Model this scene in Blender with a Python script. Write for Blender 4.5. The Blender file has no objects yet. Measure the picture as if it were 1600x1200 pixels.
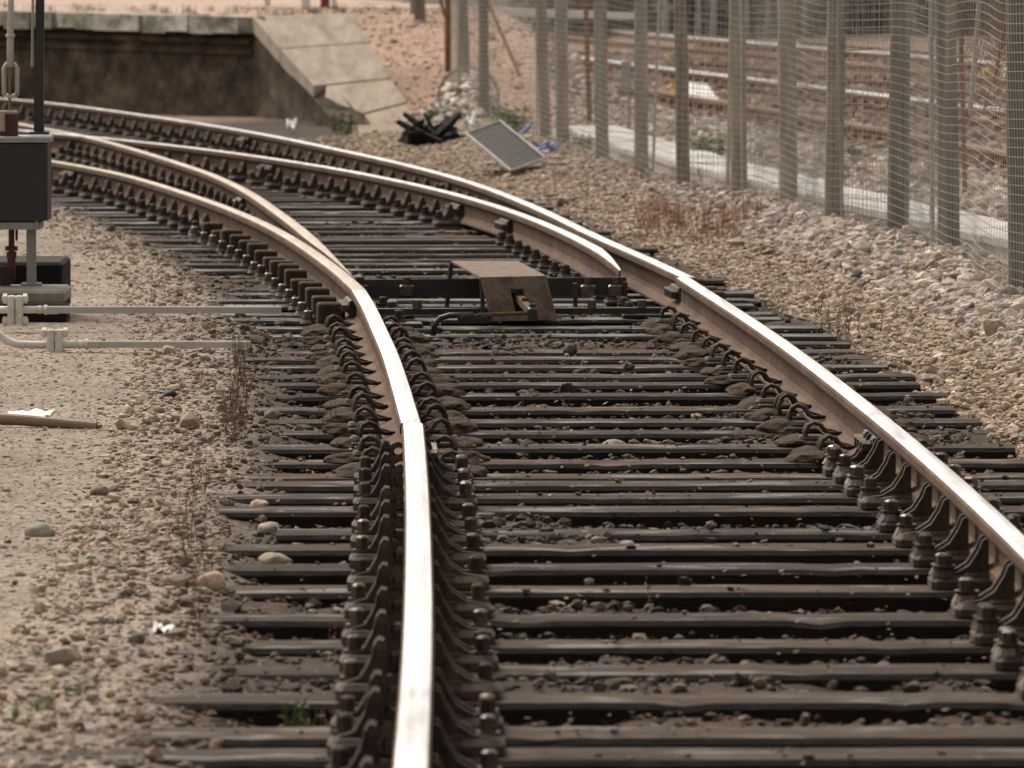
import bpy, bmesh, math, random
import numpy as np
from mathutils import Vector, Matrix, noise as mnoise

random.seed(7)
rng = np.random.default_rng(11)
SC = bpy.context.scene
COL = SC.collection
R = math.radians

# ------------------------------------------------------------------ camera geometry
F_PX, YH, CZ = 13000.0, -100.0, 1.705
TH = math.atan((600 - YH) / F_PX)

def ray(x, y):
    a = (x - 800) / F_PX; b = (600 - y) / F_PX
    return a, math.cos(TH) + b * math.sin(TH), -math.sin(TH) + b * math.cos(TH)

def P(x, y, z=0.0):
    "point of the place seen at photo pixel x, y at height z"
    a, dy, dz = ray(x, y)
    t = (z - CZ) / dz
    return Vector((a * t, dy * t, z))

def PD(x, y, d):
    "point of the place seen at photo pixel x, y at distance d"
    a, dy, dz = ray(x, y)
    t = d / dy
    return Vector((a * t, d, CZ + dz * t))

# ------------------------------------------------------------------ materials
def newmat(name):
    m = bpy.data.materials.new(name); m.use_nodes = True
    nt = m.node_tree; b = nt.nodes['Principled BSDF']
    return m, nt, b

def N(nt, typ, **kw):
    n = nt.nodes.new(typ)
    for k, v in kw.items():
        if k in n.inputs: n.inputs[k].default_value = v
        else: setattr(n, k, v)
    return n

def ramp(nt, stops):
    n = nt.nodes.new('ShaderNodeValToRGB'); e = n.color_ramp.elements
    e[0].position, e[0].color = stops[0][0], (*stops[0][1], 1)
    e[1].position, e[1].color = stops[-1][0], (*stops[-1][1], 1)
    for p, c in stops[1:-1]:
        k = e.new(p); k.color = (*c, 1)
    return n

def simple(name, stops, scale=20, rough=(.7, .9), metal=0, bump=.3, bdist=.004, stretch=None, detail=8, spec=.5, scale2=None):
    m, nt, b = newmat(name)
    tc = N(nt, 'ShaderNodeTexCoord'); mp = N(nt, 'ShaderNodeMapping')
    nt.links.new(tc.outputs['Object'], mp.inputs[0])
    if stretch: mp.inputs['Scale'].default_value = stretch
    nz = N(nt, 'ShaderNodeTexNoise', Scale=scale, Detail=detail, Roughness=.65)
    nt.links.new(mp.outputs[0], nz.inputs['Vector'])
    cr = ramp(nt, stops); nt.links.new(nz.outputs['Fac'], cr.inputs[0])
    nt.links.new(cr.outputs[0], b.inputs['Base Color'])
    n2 = N(nt, 'ShaderNodeTexNoise', Scale=scale2 or scale * 2.3, Detail=6, Roughness=.7)
    nt.links.new(mp.outputs[0], n2.inputs['Vector'])
    mr = N(nt, 'ShaderNodeMapRange'); mr.inputs['From Min'].default_value = .3; mr.inputs['From Max'].default_value = .7
    mr.inputs['To Min'].default_value = rough[0]; mr.inputs['To Max'].default_value = rough[1]
    nt.links.new(n2.outputs['Fac'], mr.inputs['Value']); nt.links.new(mr.outputs[0], b.inputs['Roughness'])
    b.inputs['Metallic'].default_value = metal
    b.inputs['Specular IOR Level'].default_value = spec
    if bump:
        bp = N(nt, 'ShaderNodeBump', Strength=bump, Distance=bdist)
        nt.links.new(n2.outputs['Fac'], bp.inputs['Height']); nt.links.new(bp.outputs[0], b.inputs['Normal'])
    return m

M = {}
M['timber'] = simple('weathered timber', [(.25, (.008, .0045, .0028)), (.45, (.024, .014, .0085)), (.6, (.052, .033, .020)), (.78, (.105, .070, .045))],
                     scale=5, rough=(.5, .95), bump=1.0, bdist=.009, stretch=(1.2, 14, 14), scale2=7, spec=.24)
M['oily'] = simple('oily timber', [(.3, (.010, .009, .008)), (.6, (.030, .024, .019)), (.8, (.07, .052, .038))],
                   scale=5, rough=(.22, .8), bump=.9, bdist=.006, stretch=(1.2, 12, 12), scale2=5, spec=.35)
def dust_layer(m, col, lo, hi, amt):
    nt = m.node_tree; b = nt.nodes['Principled BSDF']; src = b.inputs['Base Color'].links[0].from_socket
    tc = N(nt, 'ShaderNodeTexCoord'); mp = N(nt, 'ShaderNodeMapping'); mp.inputs['Scale'].default_value = (2.2, 7, 7)
    oi = N(nt, 'ShaderNodeObjectInfo'); ad = N(nt, 'ShaderNodeVectorMath', operation='ADD'); sc_ = N(nt, 'ShaderNodeVectorMath', operation='SCALE')
    cmb = N(nt, 'ShaderNodeCombineXYZ')
    for k in range(3): nt.links.new(oi.outputs['Random'], cmb.inputs[k])
    nt.links.new(cmb.outputs[0], sc_.inputs[0]); sc_.inputs['Scale'].default_value = 37
    nt.links.new(tc.outputs['Object'], ad.inputs[0]); nt.links.new(sc_.outputs[0], ad.inputs[1]); nt.links.new(ad.outputs[0], mp.inputs[0])
    for q in nt.nodes:
        if q.type == 'MAPPING' and q != mp and not q.inputs[0].links[0].from_node == ad: nt.links.new(ad.outputs[0], q.inputs[0])
    nz = N(nt, 'ShaderNodeTexNoise', Scale=1.4, Detail=9, Roughness=.68); nt.links.new(mp.outputs[0], nz.inputs['Vector'])
    mr = N(nt, 'ShaderNodeMapRange'); mr.inputs['From Min'].default_value = lo; mr.inputs['From Max'].default_value = hi; mr.inputs['To Max'].default_value = amt
    nt.links.new(nz.outputs['Fac'], mr.inputs['Value'])
    mx = N(nt, 'ShaderNodeMix', data_type='RGBA'); nt.links.new(mr.outputs[0], mx.inputs[0]); nt.links.new(src, mx.inputs[6]); mx.inputs[7].default_value = (*col, 1)
    nt.links.new(mx.outputs[2], b.inputs['Base Color'])
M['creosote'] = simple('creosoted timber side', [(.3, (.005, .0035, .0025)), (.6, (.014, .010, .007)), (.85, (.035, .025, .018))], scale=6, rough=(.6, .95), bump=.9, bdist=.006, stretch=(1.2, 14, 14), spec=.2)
dust_layer(M['timber'], (.110, .066, .038), .48, .64, .65); dust_layer(M['oily'], (.085, .060, .042), .52, .68, .6)
def vary(m, lo=.6, hi=1.35):
    nt = m.node_tree; b = nt.nodes['Principled BSDF']; src = b.inputs['Base Color'].links[0].from_socket
    oi = N(nt, 'ShaderNodeObjectInfo'); mr = N(nt, 'ShaderNodeMapRange'); mr.inputs['To Min'].default_value = lo; mr.inputs['To Max'].default_value = hi
    nt.links.new(oi.outputs['Random'], mr.inputs['Value']); sc_ = N(nt, 'ShaderNodeVectorMath', operation='SCALE'); nt.links.new(src, sc_.inputs[0]); nt.links.new(mr.outputs[0], sc_.inputs['Scale'])
    nt.links.new(sc_.outputs[0], b.inputs['Base Color'])
def wet(m, lo, hi, wetr=.12, dry=.85):
    nt = m.node_tree; b = nt.nodes['Principled BSDF']; tc = N(nt, 'ShaderNodeTexCoord'); mp = N(nt, 'ShaderNodeMapping'); mp.inputs['Scale'].default_value = (1.6, 5, 5)
    geo = N(nt, 'ShaderNodeNewGeometry'); nt.links.new(geo.outputs['Position'], mp.inputs[0])
    nz = N(nt, 'ShaderNodeTexNoise', Scale=1.9, Detail=5, Roughness=.55); nt.links.new(mp.outputs[0], nz.inputs['Vector'])
    mr = N(nt, 'ShaderNodeMapRange'); mr.inputs['From Min'].default_value = lo; mr.inputs['From Max'].default_value = hi; mr.inputs['To Min'].default_value = dry; mr.inputs['To Max'].default_value = wetr
    nt.links.new(nz.outputs['Fac'], mr.inputs['Value']); nt.links.new(mr.outputs[0], b.inputs['Roughness'])
wet(M['timber'], .54, .66, .15, .84); wet(M['oily'], .48, .62, .14, .8)
M['rust'] = simple('dusty rusty steel', [(.3, (.050, .025, .012)), (.55, (.105, .058, .029)), (.8, (.19, .115, .062))],
                   scale=6, rough=(.75, .95), bump=.35, bdist=.002, stretch=(1, .35, 1), spec=.3)
M['iron'] = simple('dirty cast iron', [(.3, (.022, .013, .008)), (.55, (.060, .037, .021)), (.8, (.13, .083, .048))],
                   scale=22, rough=(.6, .95), bump=.6, bdist=.003, spec=.45)
M['irondark'] = simple('oily iron', [(.3, (.013, .011, .010)), (.6, (.03, .025, .022)), (.85, (.08, .06, .05))],
                       scale=22, rough=(.25, .65), bump=.5, bdist=.003)
M['bolt'] = simple('bolt steel', [(.3, (.06, .045, .034)), (.6, (.14, .11, .085)), (.85, (.28, .24, .20))],
                   scale=40, rough=(.2, .5), metal=.6, bump=.3, bdist=.001)
M['orange_rust'] = simple('orange rust', [(.3, (.11, .045, .022)), (.6, (.24, .11, .052)), (.85, (.36, .20, .11))],
                          scale=9, rough=(.8, .95), bump=.4)
M['far_rust'] = simple('far rail rust', [(.3, (.15, .088, .055)), (.6, (.26, .165, .105)), (.85, (.36, .25, .17))],
                       scale=5, rough=(.8, .95), bump=.3)
M['concrete'] = simple('weathered concrete', [(.3, (.22, .18, .135)), (.45, (.32, .268, .208)), (.56, (.385, .325, .258)), (.75, (.46, .40, .325))], scale=3.0, rough=(.85, .97), bump=.25, bdist=.004, stretch=(2.6, .35, 1), spec=.2)
M['trough'] = simple('bleached concrete', [(.25, (.34, .32, .30)), (.5, (.50, .475, .45)), (.8, (.62, .60, .575))],
                     scale=5, rough=(.8, .95), bump=.3)
M['white'] = simple('dirty white paint', [(.25, (.36, .31, .25)), (.45, (.62, .58, .52)), (.8, (.78, .76, .72))],
                    scale=14, rough=(.45, .7), bump=.25, bdist=.002)
M['greyrod'] = simple('dusty grey paint', [(.25, (.30, .27, .225)), (.5, (.43, .40, .35)), (.8, (.54, .51, .46))],
                      scale=6, rough=(.55, .8), bump=.2, bdist=.002, stretch=(.4, 1, 1))
M['black'] = simple('black paint', [(.3, (.010, .010, .012)), (.8, (.028, .028, .032))], scale=3, rough=(.42, .62), bump=.1, bdist=.001)
M['greypaint'] = simple('grey paint', [(.3, (.20, .20, .19)), (.8, (.36, .36, .35))], scale=7, rough=(.5, .75), bump=.2)
M['postwood'] = simple('weathered fence post', [(.25, (.14, .12, .092)), (.5, (.24, .21, .172)), (.8, (.36, .33, .285))],
                       scale=9, rough=(.8, .95), bump=.5, stretch=(1.5, 1.5, .35))
M['wire'] = simple('galvanised wire', [(.3, (.30, .28, .25)), (.8, (.52, .49, .45))], scale=3, rough=(.45, .7), metal=.15, bump=0)
M['wiredark'] = simple('dull wire', [(.3, (.22, .215, .20)), (.8, (.40, .39, .37))], scale=3, rough=(.5, .8), metal=.2, bump=0)
M['wirerust'] = simple('rusted wire', [(.3, (.09, .042, .02)), (.8, (.26, .14, .08))], scale=4, rough=(.8, .95), bump=0)
M['char'] = simple('charred timber', [(.3, (.004, .004, .004)), (.7, (.010, .009, .009)), (.9, (.03, .028, .025))], spec=.15, scale=25, rough=(.7, .95), bump=.8, bdist=.01)
M['blue'] = simple('blue plastic', [(.3, (.09, .13, .30)), (.8, (.20, .27, .50))], scale=15, rough=(.4, .6), bump=.1)
M['yellow'] = simple('yellow plastic', [(.3, (.65, .38, .03)), (.8, (.85, .55, .08))], scale=10, rough=(.4, .6), bump=.1)
M['rag'] = simple('white sheet', [(.3, (.62, .60, .56)), (.8, (.82, .81, .79))], scale=10, rough=(.6, .8), bump=.3)
M['pole'] = simple('brown pole', [(.3, (.16, .11, .07)), (.8, (.30, .22, .15))], scale=10, rough=(.5, .8), bump=.4, stretch=(.3, 2, 2))
M['steelcover'] = simple('pitted steel cover', [(.3, (.085, .055, .040)), (.45, (.15, .108, .082)), (.54, (.20, .155, .122)), (.62, (.155, .085, .058)), (.8, (.27, .17, .125))],
                         scale=13, rough=(.75, .95), bump=.35, bdist=.002, spec=.25, scale2=60)
M['darkred'] = simple('dark red paint', [(.3, (.045, .012, .010)), (.8, (.10, .03, .026))], scale=12, rough=(.5, .8), bump=.3)
M['leafred'] = simple('red leaves', [(.3, (.17, .055, .032)), (.5, (.28, .10, .055)), (.62, (.33, .19, .10)), (.8, (.42, .30, .18))], scale=60, rough=(.6, .8), bump=0)
M['leafdry'] = simple('dry stalks', [(.3, (.075, .042, .026)), (.55, (.15, .095, .055)), (.8, (.27, .19, .12))], scale=30, rough=(.7, .9), bump=0)
M['leafgreen'] = simple('green leaves', [(.3, (.05, .09, .02)), (.8, (.16, .21, .06))], scale=30, rough=(.6, .8), bump=0)
M['scrub'] = simple('scrub twigs', [(.3, (.12, .105, .085)), (.6, (.24, .21, .17)), (.8, (.40, .36, .31))], scale=2, rough=(.8, .95), bump=0)
M['palebark'] = simple('pale bark', [(.3, (.30, .28, .26)), (.8, (.60, .58, .56))], scale=8, rough=(.7, .9), bump=0)
M['redpaint'] = simple('deep red paint', [(.3, (.13, .02, .025)), (.8, (.22, .045, .045))], scale=12, rough=(.5, .8), bump=0)

for q_ in ('iron', 'bolt', 'timber', 'postwood'): vary(M[q_], .62, 1.38)
# polished running surface
m, nt, b = newmat('polished rail head')
tc = N(nt, 'ShaderNodeTexCoord'); mp = N(nt, 'ShaderNodeMapping'); mp.inputs['Scale'].default_value = (26, .8, 1)
nt.links.new(tc.outputs['Object'], mp.inputs[0])
n1 = N(nt, 'ShaderNodeTexNoise', Scale=1.5, Detail=7, Roughness=.6); nt.links.new(mp.outputs[0], n1.inputs['Vector'])
cr = ramp(nt, [(.36, (.42, .42, .43)), (.455, (.60, .595, .59)), (.53, (.66, .66, .66)), (.75, (.74, .74, .74))])
mp3 = N(nt, 'ShaderNodeMapping'); mp3.inputs['Scale'].default_value = (9, 2.2, 1); nt.links.new(tc.outputs['Object'], mp3.inputs[0])
n4 = N(nt, 'ShaderNodeTexNoise', Scale=1.3, Detail=5, Roughness=.6); nt.links.new(mp3.outputs[0], n4.inputs['Vector'])
av = N(nt, 'ShaderNodeMath', operation='ADD'); nt.links.new(n1.outputs['Fac'], av.inputs[0]); nt.links.new(n4.outputs['Fac'], av.inputs[1])
hv = N(nt, 'ShaderNodeMath', operation='MULTIPLY'); nt.links.new(av.outputs[0], hv.inputs[0]); hv.inputs[1].default_value = .5
nt.links.new(hv.outputs[0], cr.inputs[0]); nt.links.new(cr.outputs[0], b.inputs['Base Color'])
mr = N(nt, 'ShaderNodeMapRange'); mr.inputs['From Min'].default_value = .35; mr.inputs['From Max'].default_value = .65
mr.inputs['To Min'].default_value = .30; mr.inputs['To Max'].default_value = .46
n2 = N(nt, 'ShaderNodeTexNoise', Scale=.9, Detail=5); nt.links.new(mp.outputs[0], n2.inputs['Vector'])
nt.links.new(n2.outputs['Fac'], mr.inputs['Value']); nt.links.new(mr.outputs[0], b.inputs['Roughness'])
b.inputs['Metallic'].default_value = .92
M['shine'] = m
M['cream'] = simple('worn dusty rail head', [(.3, (.28, .225, .165)), (.55, (.43, .365, .29)), (.8, (.56, .50, .43))],
                    scale=3, rough=(.35, .5), metal=.35, bump=.1, bdist=.001, stretch=(6, .4, 1))

# platform wall: stained brick
m, nt, b = newmat('stained wall')
tc = N(nt, 'ShaderNodeTexCoord'); mp = N(nt, 'ShaderNodeMapping'); mp.inputs['Scale'].default_value = (1.3, .55, 1.5)
nt.links.new(tc.outputs['Object'], mp.inputs[0])
n1 = N(nt, 'ShaderNodeTexNoise', Scale=2.2, Detail=9, Roughness=.7); nt.links.new(mp.outputs[0], n1.inputs['Vector'])
cr = ramp(nt, [(.34, (.016, .011, .008)), (.45, (.046, .032, .022)), (.54, (.085, .060, .041)), (.64, (.15, .107, .072)), (.74, (.27, .20, .14))])
nt.links.new(n1.outputs['Fac'], cr.inputs[0])
nt.links.new(cr.outputs[0], b.inputs['Base Color'])
n3 = N(nt, 'ShaderNodeTexNoise', Scale=30, Detail=5)
nt.links.new(tc.outputs['Object'], n3.inputs['Vector'])
bp = N(nt, 'ShaderNodeBump', Strength=.5, Distance=.01); nt.links.new(n3.outputs['Fac'], bp.inputs['Height'])
nt.links.new(bp.outputs[0], b.inputs['Normal']); b.inputs['Roughness'].default_value = .95; b.inputs['Specular IOR Level'].default_value = .15
M['wall'] = m
M['coping'] = simple('mossy coping', [(.34, (.060, .062, .032)), (.46, (.19, .175, .13)), (.55, (.38, .35, .30)), (.68, (.62, .59, .54))],
                     scale=2.6, rough=(.8, .95), bump=.5, stretch=(1.2, .5, 1.6))

# ground
m, nt, b = newmat('ground')
at = N(nt, 'ShaderNodeAttribute'); at.attribute_name = 'Col'
tc = N(nt, 'ShaderNodeTexCoord')
v1 = N(nt, 'ShaderNodeTexVoronoi', Scale=48); nt.links.new(tc.outputs['Object'], v1.inputs['Vector'])
v2 = N(nt, 'ShaderNodeTexVoronoi', Scale=120); nt.links.new(tc.outputs['Object'], v2.inputs['Vector'])
n1 = N(nt, 'ShaderNodeTexNoise', Scale=1.1, Detail=8, Roughness=.62); nt.links.new(tc.outputs['Object'], n1.inputs['Vector'])
n2 = N(nt, 'ShaderNodeTexNoise', Scale=14, Detail=8, Roughness=.7); nt.links.new(tc.outputs['Object'], n2.inputs['Vector'])
def mapr(src, a0, a1, b0, b1):
    q = N(nt, 'ShaderNodeMapRange'); q.inputs['From Min'].default_value = a0; q.inputs['From Max'].default_value = a1
    q.inputs['To Min'].default_value = b0; q.inputs['To Max'].default_value = b1; nt.links.new(src, q.inputs['Value']); return q.outputs[0]
def mult(a, bb):
    q = N(nt, 'ShaderNodeMath', operation='MULTIPLY'); nt.links.new(a, q.inputs[0]); nt.links.new(bb, q.inputs[1]); return q.outputs[0]
sep = N(nt, 'ShaderNodeSeparateColor'); nt.links.new(v1.outputs['Color'], sep.inputs[0])
fac = mult(mult(mapr(sep.outputs[0], 0, 1, .72, 1.28), mapr(n1.outputs['Fac'], .3, .7, .78, 1.2)), mapr(n2.outputs['Fac'], .3, .7, .72, 1.25))
mx = N(nt, 'ShaderNodeVectorMath', operation='SCALE'); nt.links.new(at.outputs['Color'], mx.inputs[0]); nt.links.new(fac, mx.inputs['Scale'])
nt.links.new(mx.outputs[0], b.inputs['Base Color'])
ad = N(nt, 'ShaderNodeMath', operation='ADD'); nt.links.new(v1.outputs['Distance'], ad.inputs[0])
m2 = N(nt, 'ShaderNodeMath', operation='MULTIPLY'); nt.links.new(v2.outputs['Distance'], m2.inputs[0]); m2.inputs[1].default_value = .5
nt.links.new(m2.outputs[0], ad.inputs[1])
bp = N(nt, 'ShaderNodeBump', Strength=.8, Distance=.012); bp.invert = True
nt.links.new(ad.outputs[0], bp.inputs['Height']); nt.links.new(bp.outputs[0], b.inputs['Normal'])
b.inputs['Roughness'].default_value = .92; b.inputs['Specular IOR Level'].default_value = .25
M['ground'] = m

# stones (own colour per stone)
def stone_mat(name, rough, spec):
    m, nt, b = newmat(name)
    at = N(nt, 'ShaderNodeAttribute'); at.attribute_name = 'Col'
    tc = N(nt, 'ShaderNodeTexCoord')
    n2 = N(nt, 'ShaderNodeTexNoise', Scale=90, Detail=4); nt.links.new(tc.outputs['Object'], n2.inputs['Vector'])
    q = N(nt, 'ShaderNodeMapRange'); q.inputs['From Min'].default_value = .3; q.inputs['From Max'].default_value = .7
    q.inputs['To Min'].default_value = .8; q.inputs['To Max'].default_value = 1.2; nt.links.new(n2.outputs['Fac'], q.inputs['Value'])
    mx = N(nt, 'ShaderNodeVectorMath', operation='SCALE'); nt.links.new(at.outputs['Color'], mx.inputs[0]); nt.links.new(q.outputs[0], mx.inputs['Scale'])
    nt.links.new(mx.outputs[0], b.inputs['Base Color'])
    b.inputs['Roughness'].default_value = rough; b.inputs['Specular IOR Level'].default_value = spec
    return m
M['stone'] = stone_mat('gravel stone', .85, .3)
M['stonedark'] = stone_mat('oily ballast stone', .8, .3)
M['dirt'] = simple('caked dirt', [(.3, (.03, .019, .012)), (.55, (.065, .042, .027)), (.8, (.12, .082, .054))], scale=28, rough=(.85, .98), bump=.9, bdist=.006, spec=.2)

# ------------------------------------------------------------------ mesh helpers
def tag(o, label=None, cat=None, group=None, kind=None):
    if label: o['label'] = label
    if cat: o['category'] = cat
    if group: o['group'] = group
    if kind: o['kind'] = kind
    return o

class MB:
    def __init__(s): s.v = []; s.f = []; s.m = []
    def add(s, vs, fs, mi=0):
        k = len(s.v); s.v.extend([tuple(x) for x in vs]); s.f.extend([tuple(i + k for i in q) for q in fs])
        s.m.extend([mi] * len(fs)); return s
    def hexa(s, a, mi=0):
        "8 corners: bottom 4 ccw, top 4 ccw"
        return s.add(a, [(3, 2, 1, 0), (4, 5, 6, 7), (0, 1, 5, 4), (1, 2, 6, 5), (2, 3, 7, 6), (3, 0, 4, 7)], mi)
    def box(s, c, size, rz=0, mi=0, taper=1.0, rx=0, ry=0):
        x, y, z = [q / 2 for q in size]; mt = Matrix.Rotation(rz, 3, 'Z') @ Matrix.Rotation(ry, 3, 'Y') @ Matrix.Rotation(rx, 3, 'X'); c = Vector(c); t = taper
        pts = [(-x, -y, -z), (x, -y, -z), (x, y, -z), (-x, y, -z), (-x * t, -y * t, z), (x * t, -y * t, z), (x * t, y * t, z), (-x * t, y * t, z)]
        return s.hexa([c + mt @ Vector(p) for p in pts], mi)
    def bbox(s, c, size, rz=0, mi=0, bev=.01):
        "box with chamfered top and vertical edges"
        x, y, z = [q / 2 for q in size]; b = min(bev, x * .45, y * .45, z * .9); mt = Matrix.Rotation(rz, 3, 'Z'); c = Vector(c)
        def ring(xx, yy, zz, cc):
            return [(-xx + cc, -yy, zz), (xx - cc, -yy, zz), (xx, -yy + cc, zz), (xx, yy - cc, zz), (xx - cc, yy, zz), (-xx + cc, yy, zz), (-xx, yy - cc, zz), (-xx, -yy + cc, zz)]
        pts = ring(x, y, -z, b) + ring(x, y, z - b, b) + ring(x - b, y - b, z, b * .6)
        fs = [tuple(range(7, -1, -1)), tuple(range(16, 24))]
        for k in (0, 8):
            for i in range(8): j = (i + 1) % 8; fs.append((k + i, k + j, k + 8 + j, k + 8 + i))
        return s.add([c + mt @ Vector(p) for p in pts], fs, mi)
    def cyl(s, a, b, r, n=10, r2=None, mi=0):
        return s.tube([a, b], [r, r if r2 is None else r2], n, mi)
    def tube(s, path, r, n=6, mi=0, caps=True):
        path = [Vector(p) for p in path]; L = len(path)
        rr = r if isinstance(r, (list, tuple)) else [r] * L
        vs = []; up = None
        for i, p in enumerate(path):
            t = (path[min(i + 1, L - 1)] - path[max(i - 1, 0)]).normalized()
            if up is None:
                up = Vector((0, 0, 1)) if abs(t.z) < .9 else Vector((1, 0, 0))
            u = t.cross(up).normalized(); w = u.cross(t).normalized(); up = w
            for k in range(n):
                a = 2 * math.pi * (k + .5) / n
                vs.append(p + (u * math.cos(a) + w * math.sin(a)) * rr[i])
        fs = []
        for i in range(L - 1):
            for k in range(n):
                j = (k + 1) % n; fs.append((i * n + k, i * n + j, (i + 1) * n + j, (i + 1) * n + k))
        if caps: fs += [tuple(range(n - 1, -1, -1)), tuple((L - 1) * n + k for k in range(n))]
        return s.add(vs, fs, mi)
    def prism(s, poly, axis, a, b, mi=0, org=(0, 0, 0)):
        "2-D polygon extruded along axis ('y': poly is x,z)"
        o = Vector(org)
        if axis == 'y': f = lambda p, t: o + Vector((p[0], t, p[1]))
        elif axis == 'x': f = lambda p, t: o + Vector((t, p[0], p[1]))
        else: f = lambda p, t: o + Vector((p[0], p[1], t))
        n = len(poly); vs = [f(p, a) for p in poly] + [f(p, b) for p in poly]
        fs = [tuple(range(n)), tuple(range(2 * n - 1, n - 1, -1))]
        for i in range(n): j = (i + 1) % n; fs.append((j, i, n + i, n + j))
        return s.add(vs, fs, mi)
    def mesh(s, name, mats, smooth=False, fixn=True):
        me = bpy.data.meshes.new(name); me.from_pydata(s.v, [], s.f)
        for q in (mats if isinstance(mats, (list, tuple)) else [mats]): me.materials.append(M[q] if isinstance(q, str) else q)
        me.polygons.foreach_set('material_index', s.m)
        if fixn:
            bm = bmesh.new(); bm.from_mesh(me); bmesh.ops.recalc_face_normals(bm, faces=bm.faces); bm.to_mesh(me); bm.free()
        if smooth: me.polygons.foreach_set('use_smooth', [True] * len(me.polygons))
        me.update(); return me
    def build(s, name, mats, parent=None, origin=None, smooth=False):
        if origin is not None:
            o_ = Vector(origin); s.v = [tuple(Vector(p) - o_) for p in s.v]
        o = bpy.data.objects.new(name, s.mesh(name, mats, smooth)); COL.objects.link(o)
        if parent is not None: o.parent = parent
        if origin is not None: o.location = origin
        return o

def empty(name, loc, rz=0):
    o = bpy.data.objects.new(name, None); COL.objects.link(o); o.location = loc; o.rotation_euler.z = rz
    o.empty_display_size = .1; return o

def inst(name, me, parent=None, loc=(0, 0, 0), rz=0, sc=None):
    o = bpy.data.objects.new(name, me); COL.objects.link(o); o.parent = parent; o.location = loc; o.rotation_euler.z = rz
    if sc: o.scale = sc
    return o

# ------------------------------------------------------------------ value noise in numpy
def vnoise(x, y, seed=0):
    xi = np.floor(x).astype(np.int64); yi = np.floor(y).astype(np.int64); fx = x - xi; fy = y - yi
    fx = fx * fx * (3 - 2 * fx); fy = fy * fy * (3 - 2 * fy)
    def h(i, j):
        n = (i * 374761393 + j * 668265263 + seed * 1442695041) & 0x7fffffff
        n = (n ^ (n >> 13)) * 1274126177 & 0x7fffffff
        return ((n ^ (n >> 16)) & 0xffff) / 65535.0
    return (h(xi, yi) * (1 - fx) + h(xi + 1, yi) * fx) * (1 - fy) + (h(xi, yi + 1) * (1 - fx) + h(xi + 1, yi + 1) * fx) * fy
def fbm(x, y, sc, oct=4, seed=0):
    r = 0; a = 1; t = 0
    for k in range(oct):
        r = r + a * (vnoise(x / sc, y / sc, seed + k * 17) - .5); t += a; a *= .55; sc *= .48
    return r / t * 2
def sst(a, b, x):
    t = np.clip((x - a) / (b - a), 0, 1); return t * t * (3 - 2 * t)

# ------------------------------------------------------------------ traced alignments (photo pixels of rail-head centres)
L1p = [(642,1200),(648,1075),(654,1033),(655,950),(654,866),(653,783),(649,700),(645,662),(638,640),(627,600),(613,555),(601,530),(590,505),(579,480),(568,460),(560,451),(534,425),(506,406),(469,379),(431,357),(394,339),(356,324),(328,313),(300,304.5),(262,292),(225,280),(187.5,269),(150,263),(112,256),(75,250)]
L2p = [(547,429),(525,410),(497,382),(474,361),(450,342),(422,323),(394,302),(356,283),(328,270),(300,261.5),(262,249),(225,237),(187,226.5),(160,219),(131,211),(100,205),(69,201),(32,193),(0,187)]
R4p = [(0,154),(69,157),(131,166),(187,174),(244,182),(300,190.5),(356,199),(412,209),(469,220),(525,232.5),(600,248),(656,262),(712,276),(769,295),(825,317.5),(875,340),(925,367),(1000,397),(1037,415.6),(1075,438),(1100,454),(1150,488),(1175,500),(1250,552),(1325,612),(1368,648),(1425,690),(1500,755),(1562,815),(1600,855)]
R3p = [(0,201),(30,203),(69,206.5),(112,211),(150,215),(187,218),(244,222.5),(300,231),(337,235),(375,240),(431,248),(487,257),(544,266),(600,278),(656,289),(712,303),(769,319),(825,338),(875,359),(906,374),(944,395),(981,416),(989,422)]
def world(pts, z=.17):
    w = np.array([P(x, y, z)[:2] for x, y in pts]); return w[np.argsort(w[:, 1])]
def smoother(W, d0, d1, sig):
    "local linear regression of X over distance"
    m = (W[:, 1] >= d0 - .3) & (W[:, 1] <= d1 + .3); X = W[m, 0]; D = W[m, 1]
    def f(d):
        d = np.atleast_1d(np.asarray(d, float)); out = []
        for q in d:
            qq = min(max(q, D.min()), D.max())
            w = np.exp(-((D - qq) / sig) ** 2 / 2) + 1e-9
            mx = (w * D).sum() / w.sum(); my = (w * X).sum() / w.sum()
            b = (w * (D - mx) * (X - my)).sum() / ((w * (D - mx) ** 2).sum() + 1e-6)
            out.append(my + b * (q - mx))
        return np.array(out)
    return f
W1, W2, W3, W4 = world(L1p), world(L2p), world(R3p), world(R4p)
J1a, J1b, J4a, J4b = 26.24, 36.1, 26.7, 37.45
l1a = smoother(W1, 10, J1a, 1.4); l1b = smoother(W1, J1a, J1b, 1.1); l1c = smoother(W1, J1b - .3, 70, 1.5)
r4a = r4b = smoother(W4, 10, J4b, 1.9); r4c = smoother(W4, J4b, 90, 1.8)
fl2 = smoother(W2, 30, 90, 1.6); fr3 = smoother(W3, 30, 90, 1.6)
dg = np.arange(9, 95, .25)
def tab(fs, cuts):
    out = np.zeros_like(dg)
    for i, d in enumerate(dg):
        k = sum(d > c for c in cuts); out[i] = fs[k](d)[0]
    return lambda d: np.interp(d, dg, out)
xL1 = tab([l1a, l1b, l1c], [J1a, J1b]); xR4 = tab([r4a, r4b, r4c], [J4a, J4b])
xL2 = tab([fl2], []); xR3 = tab([fr3], [])
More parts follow.
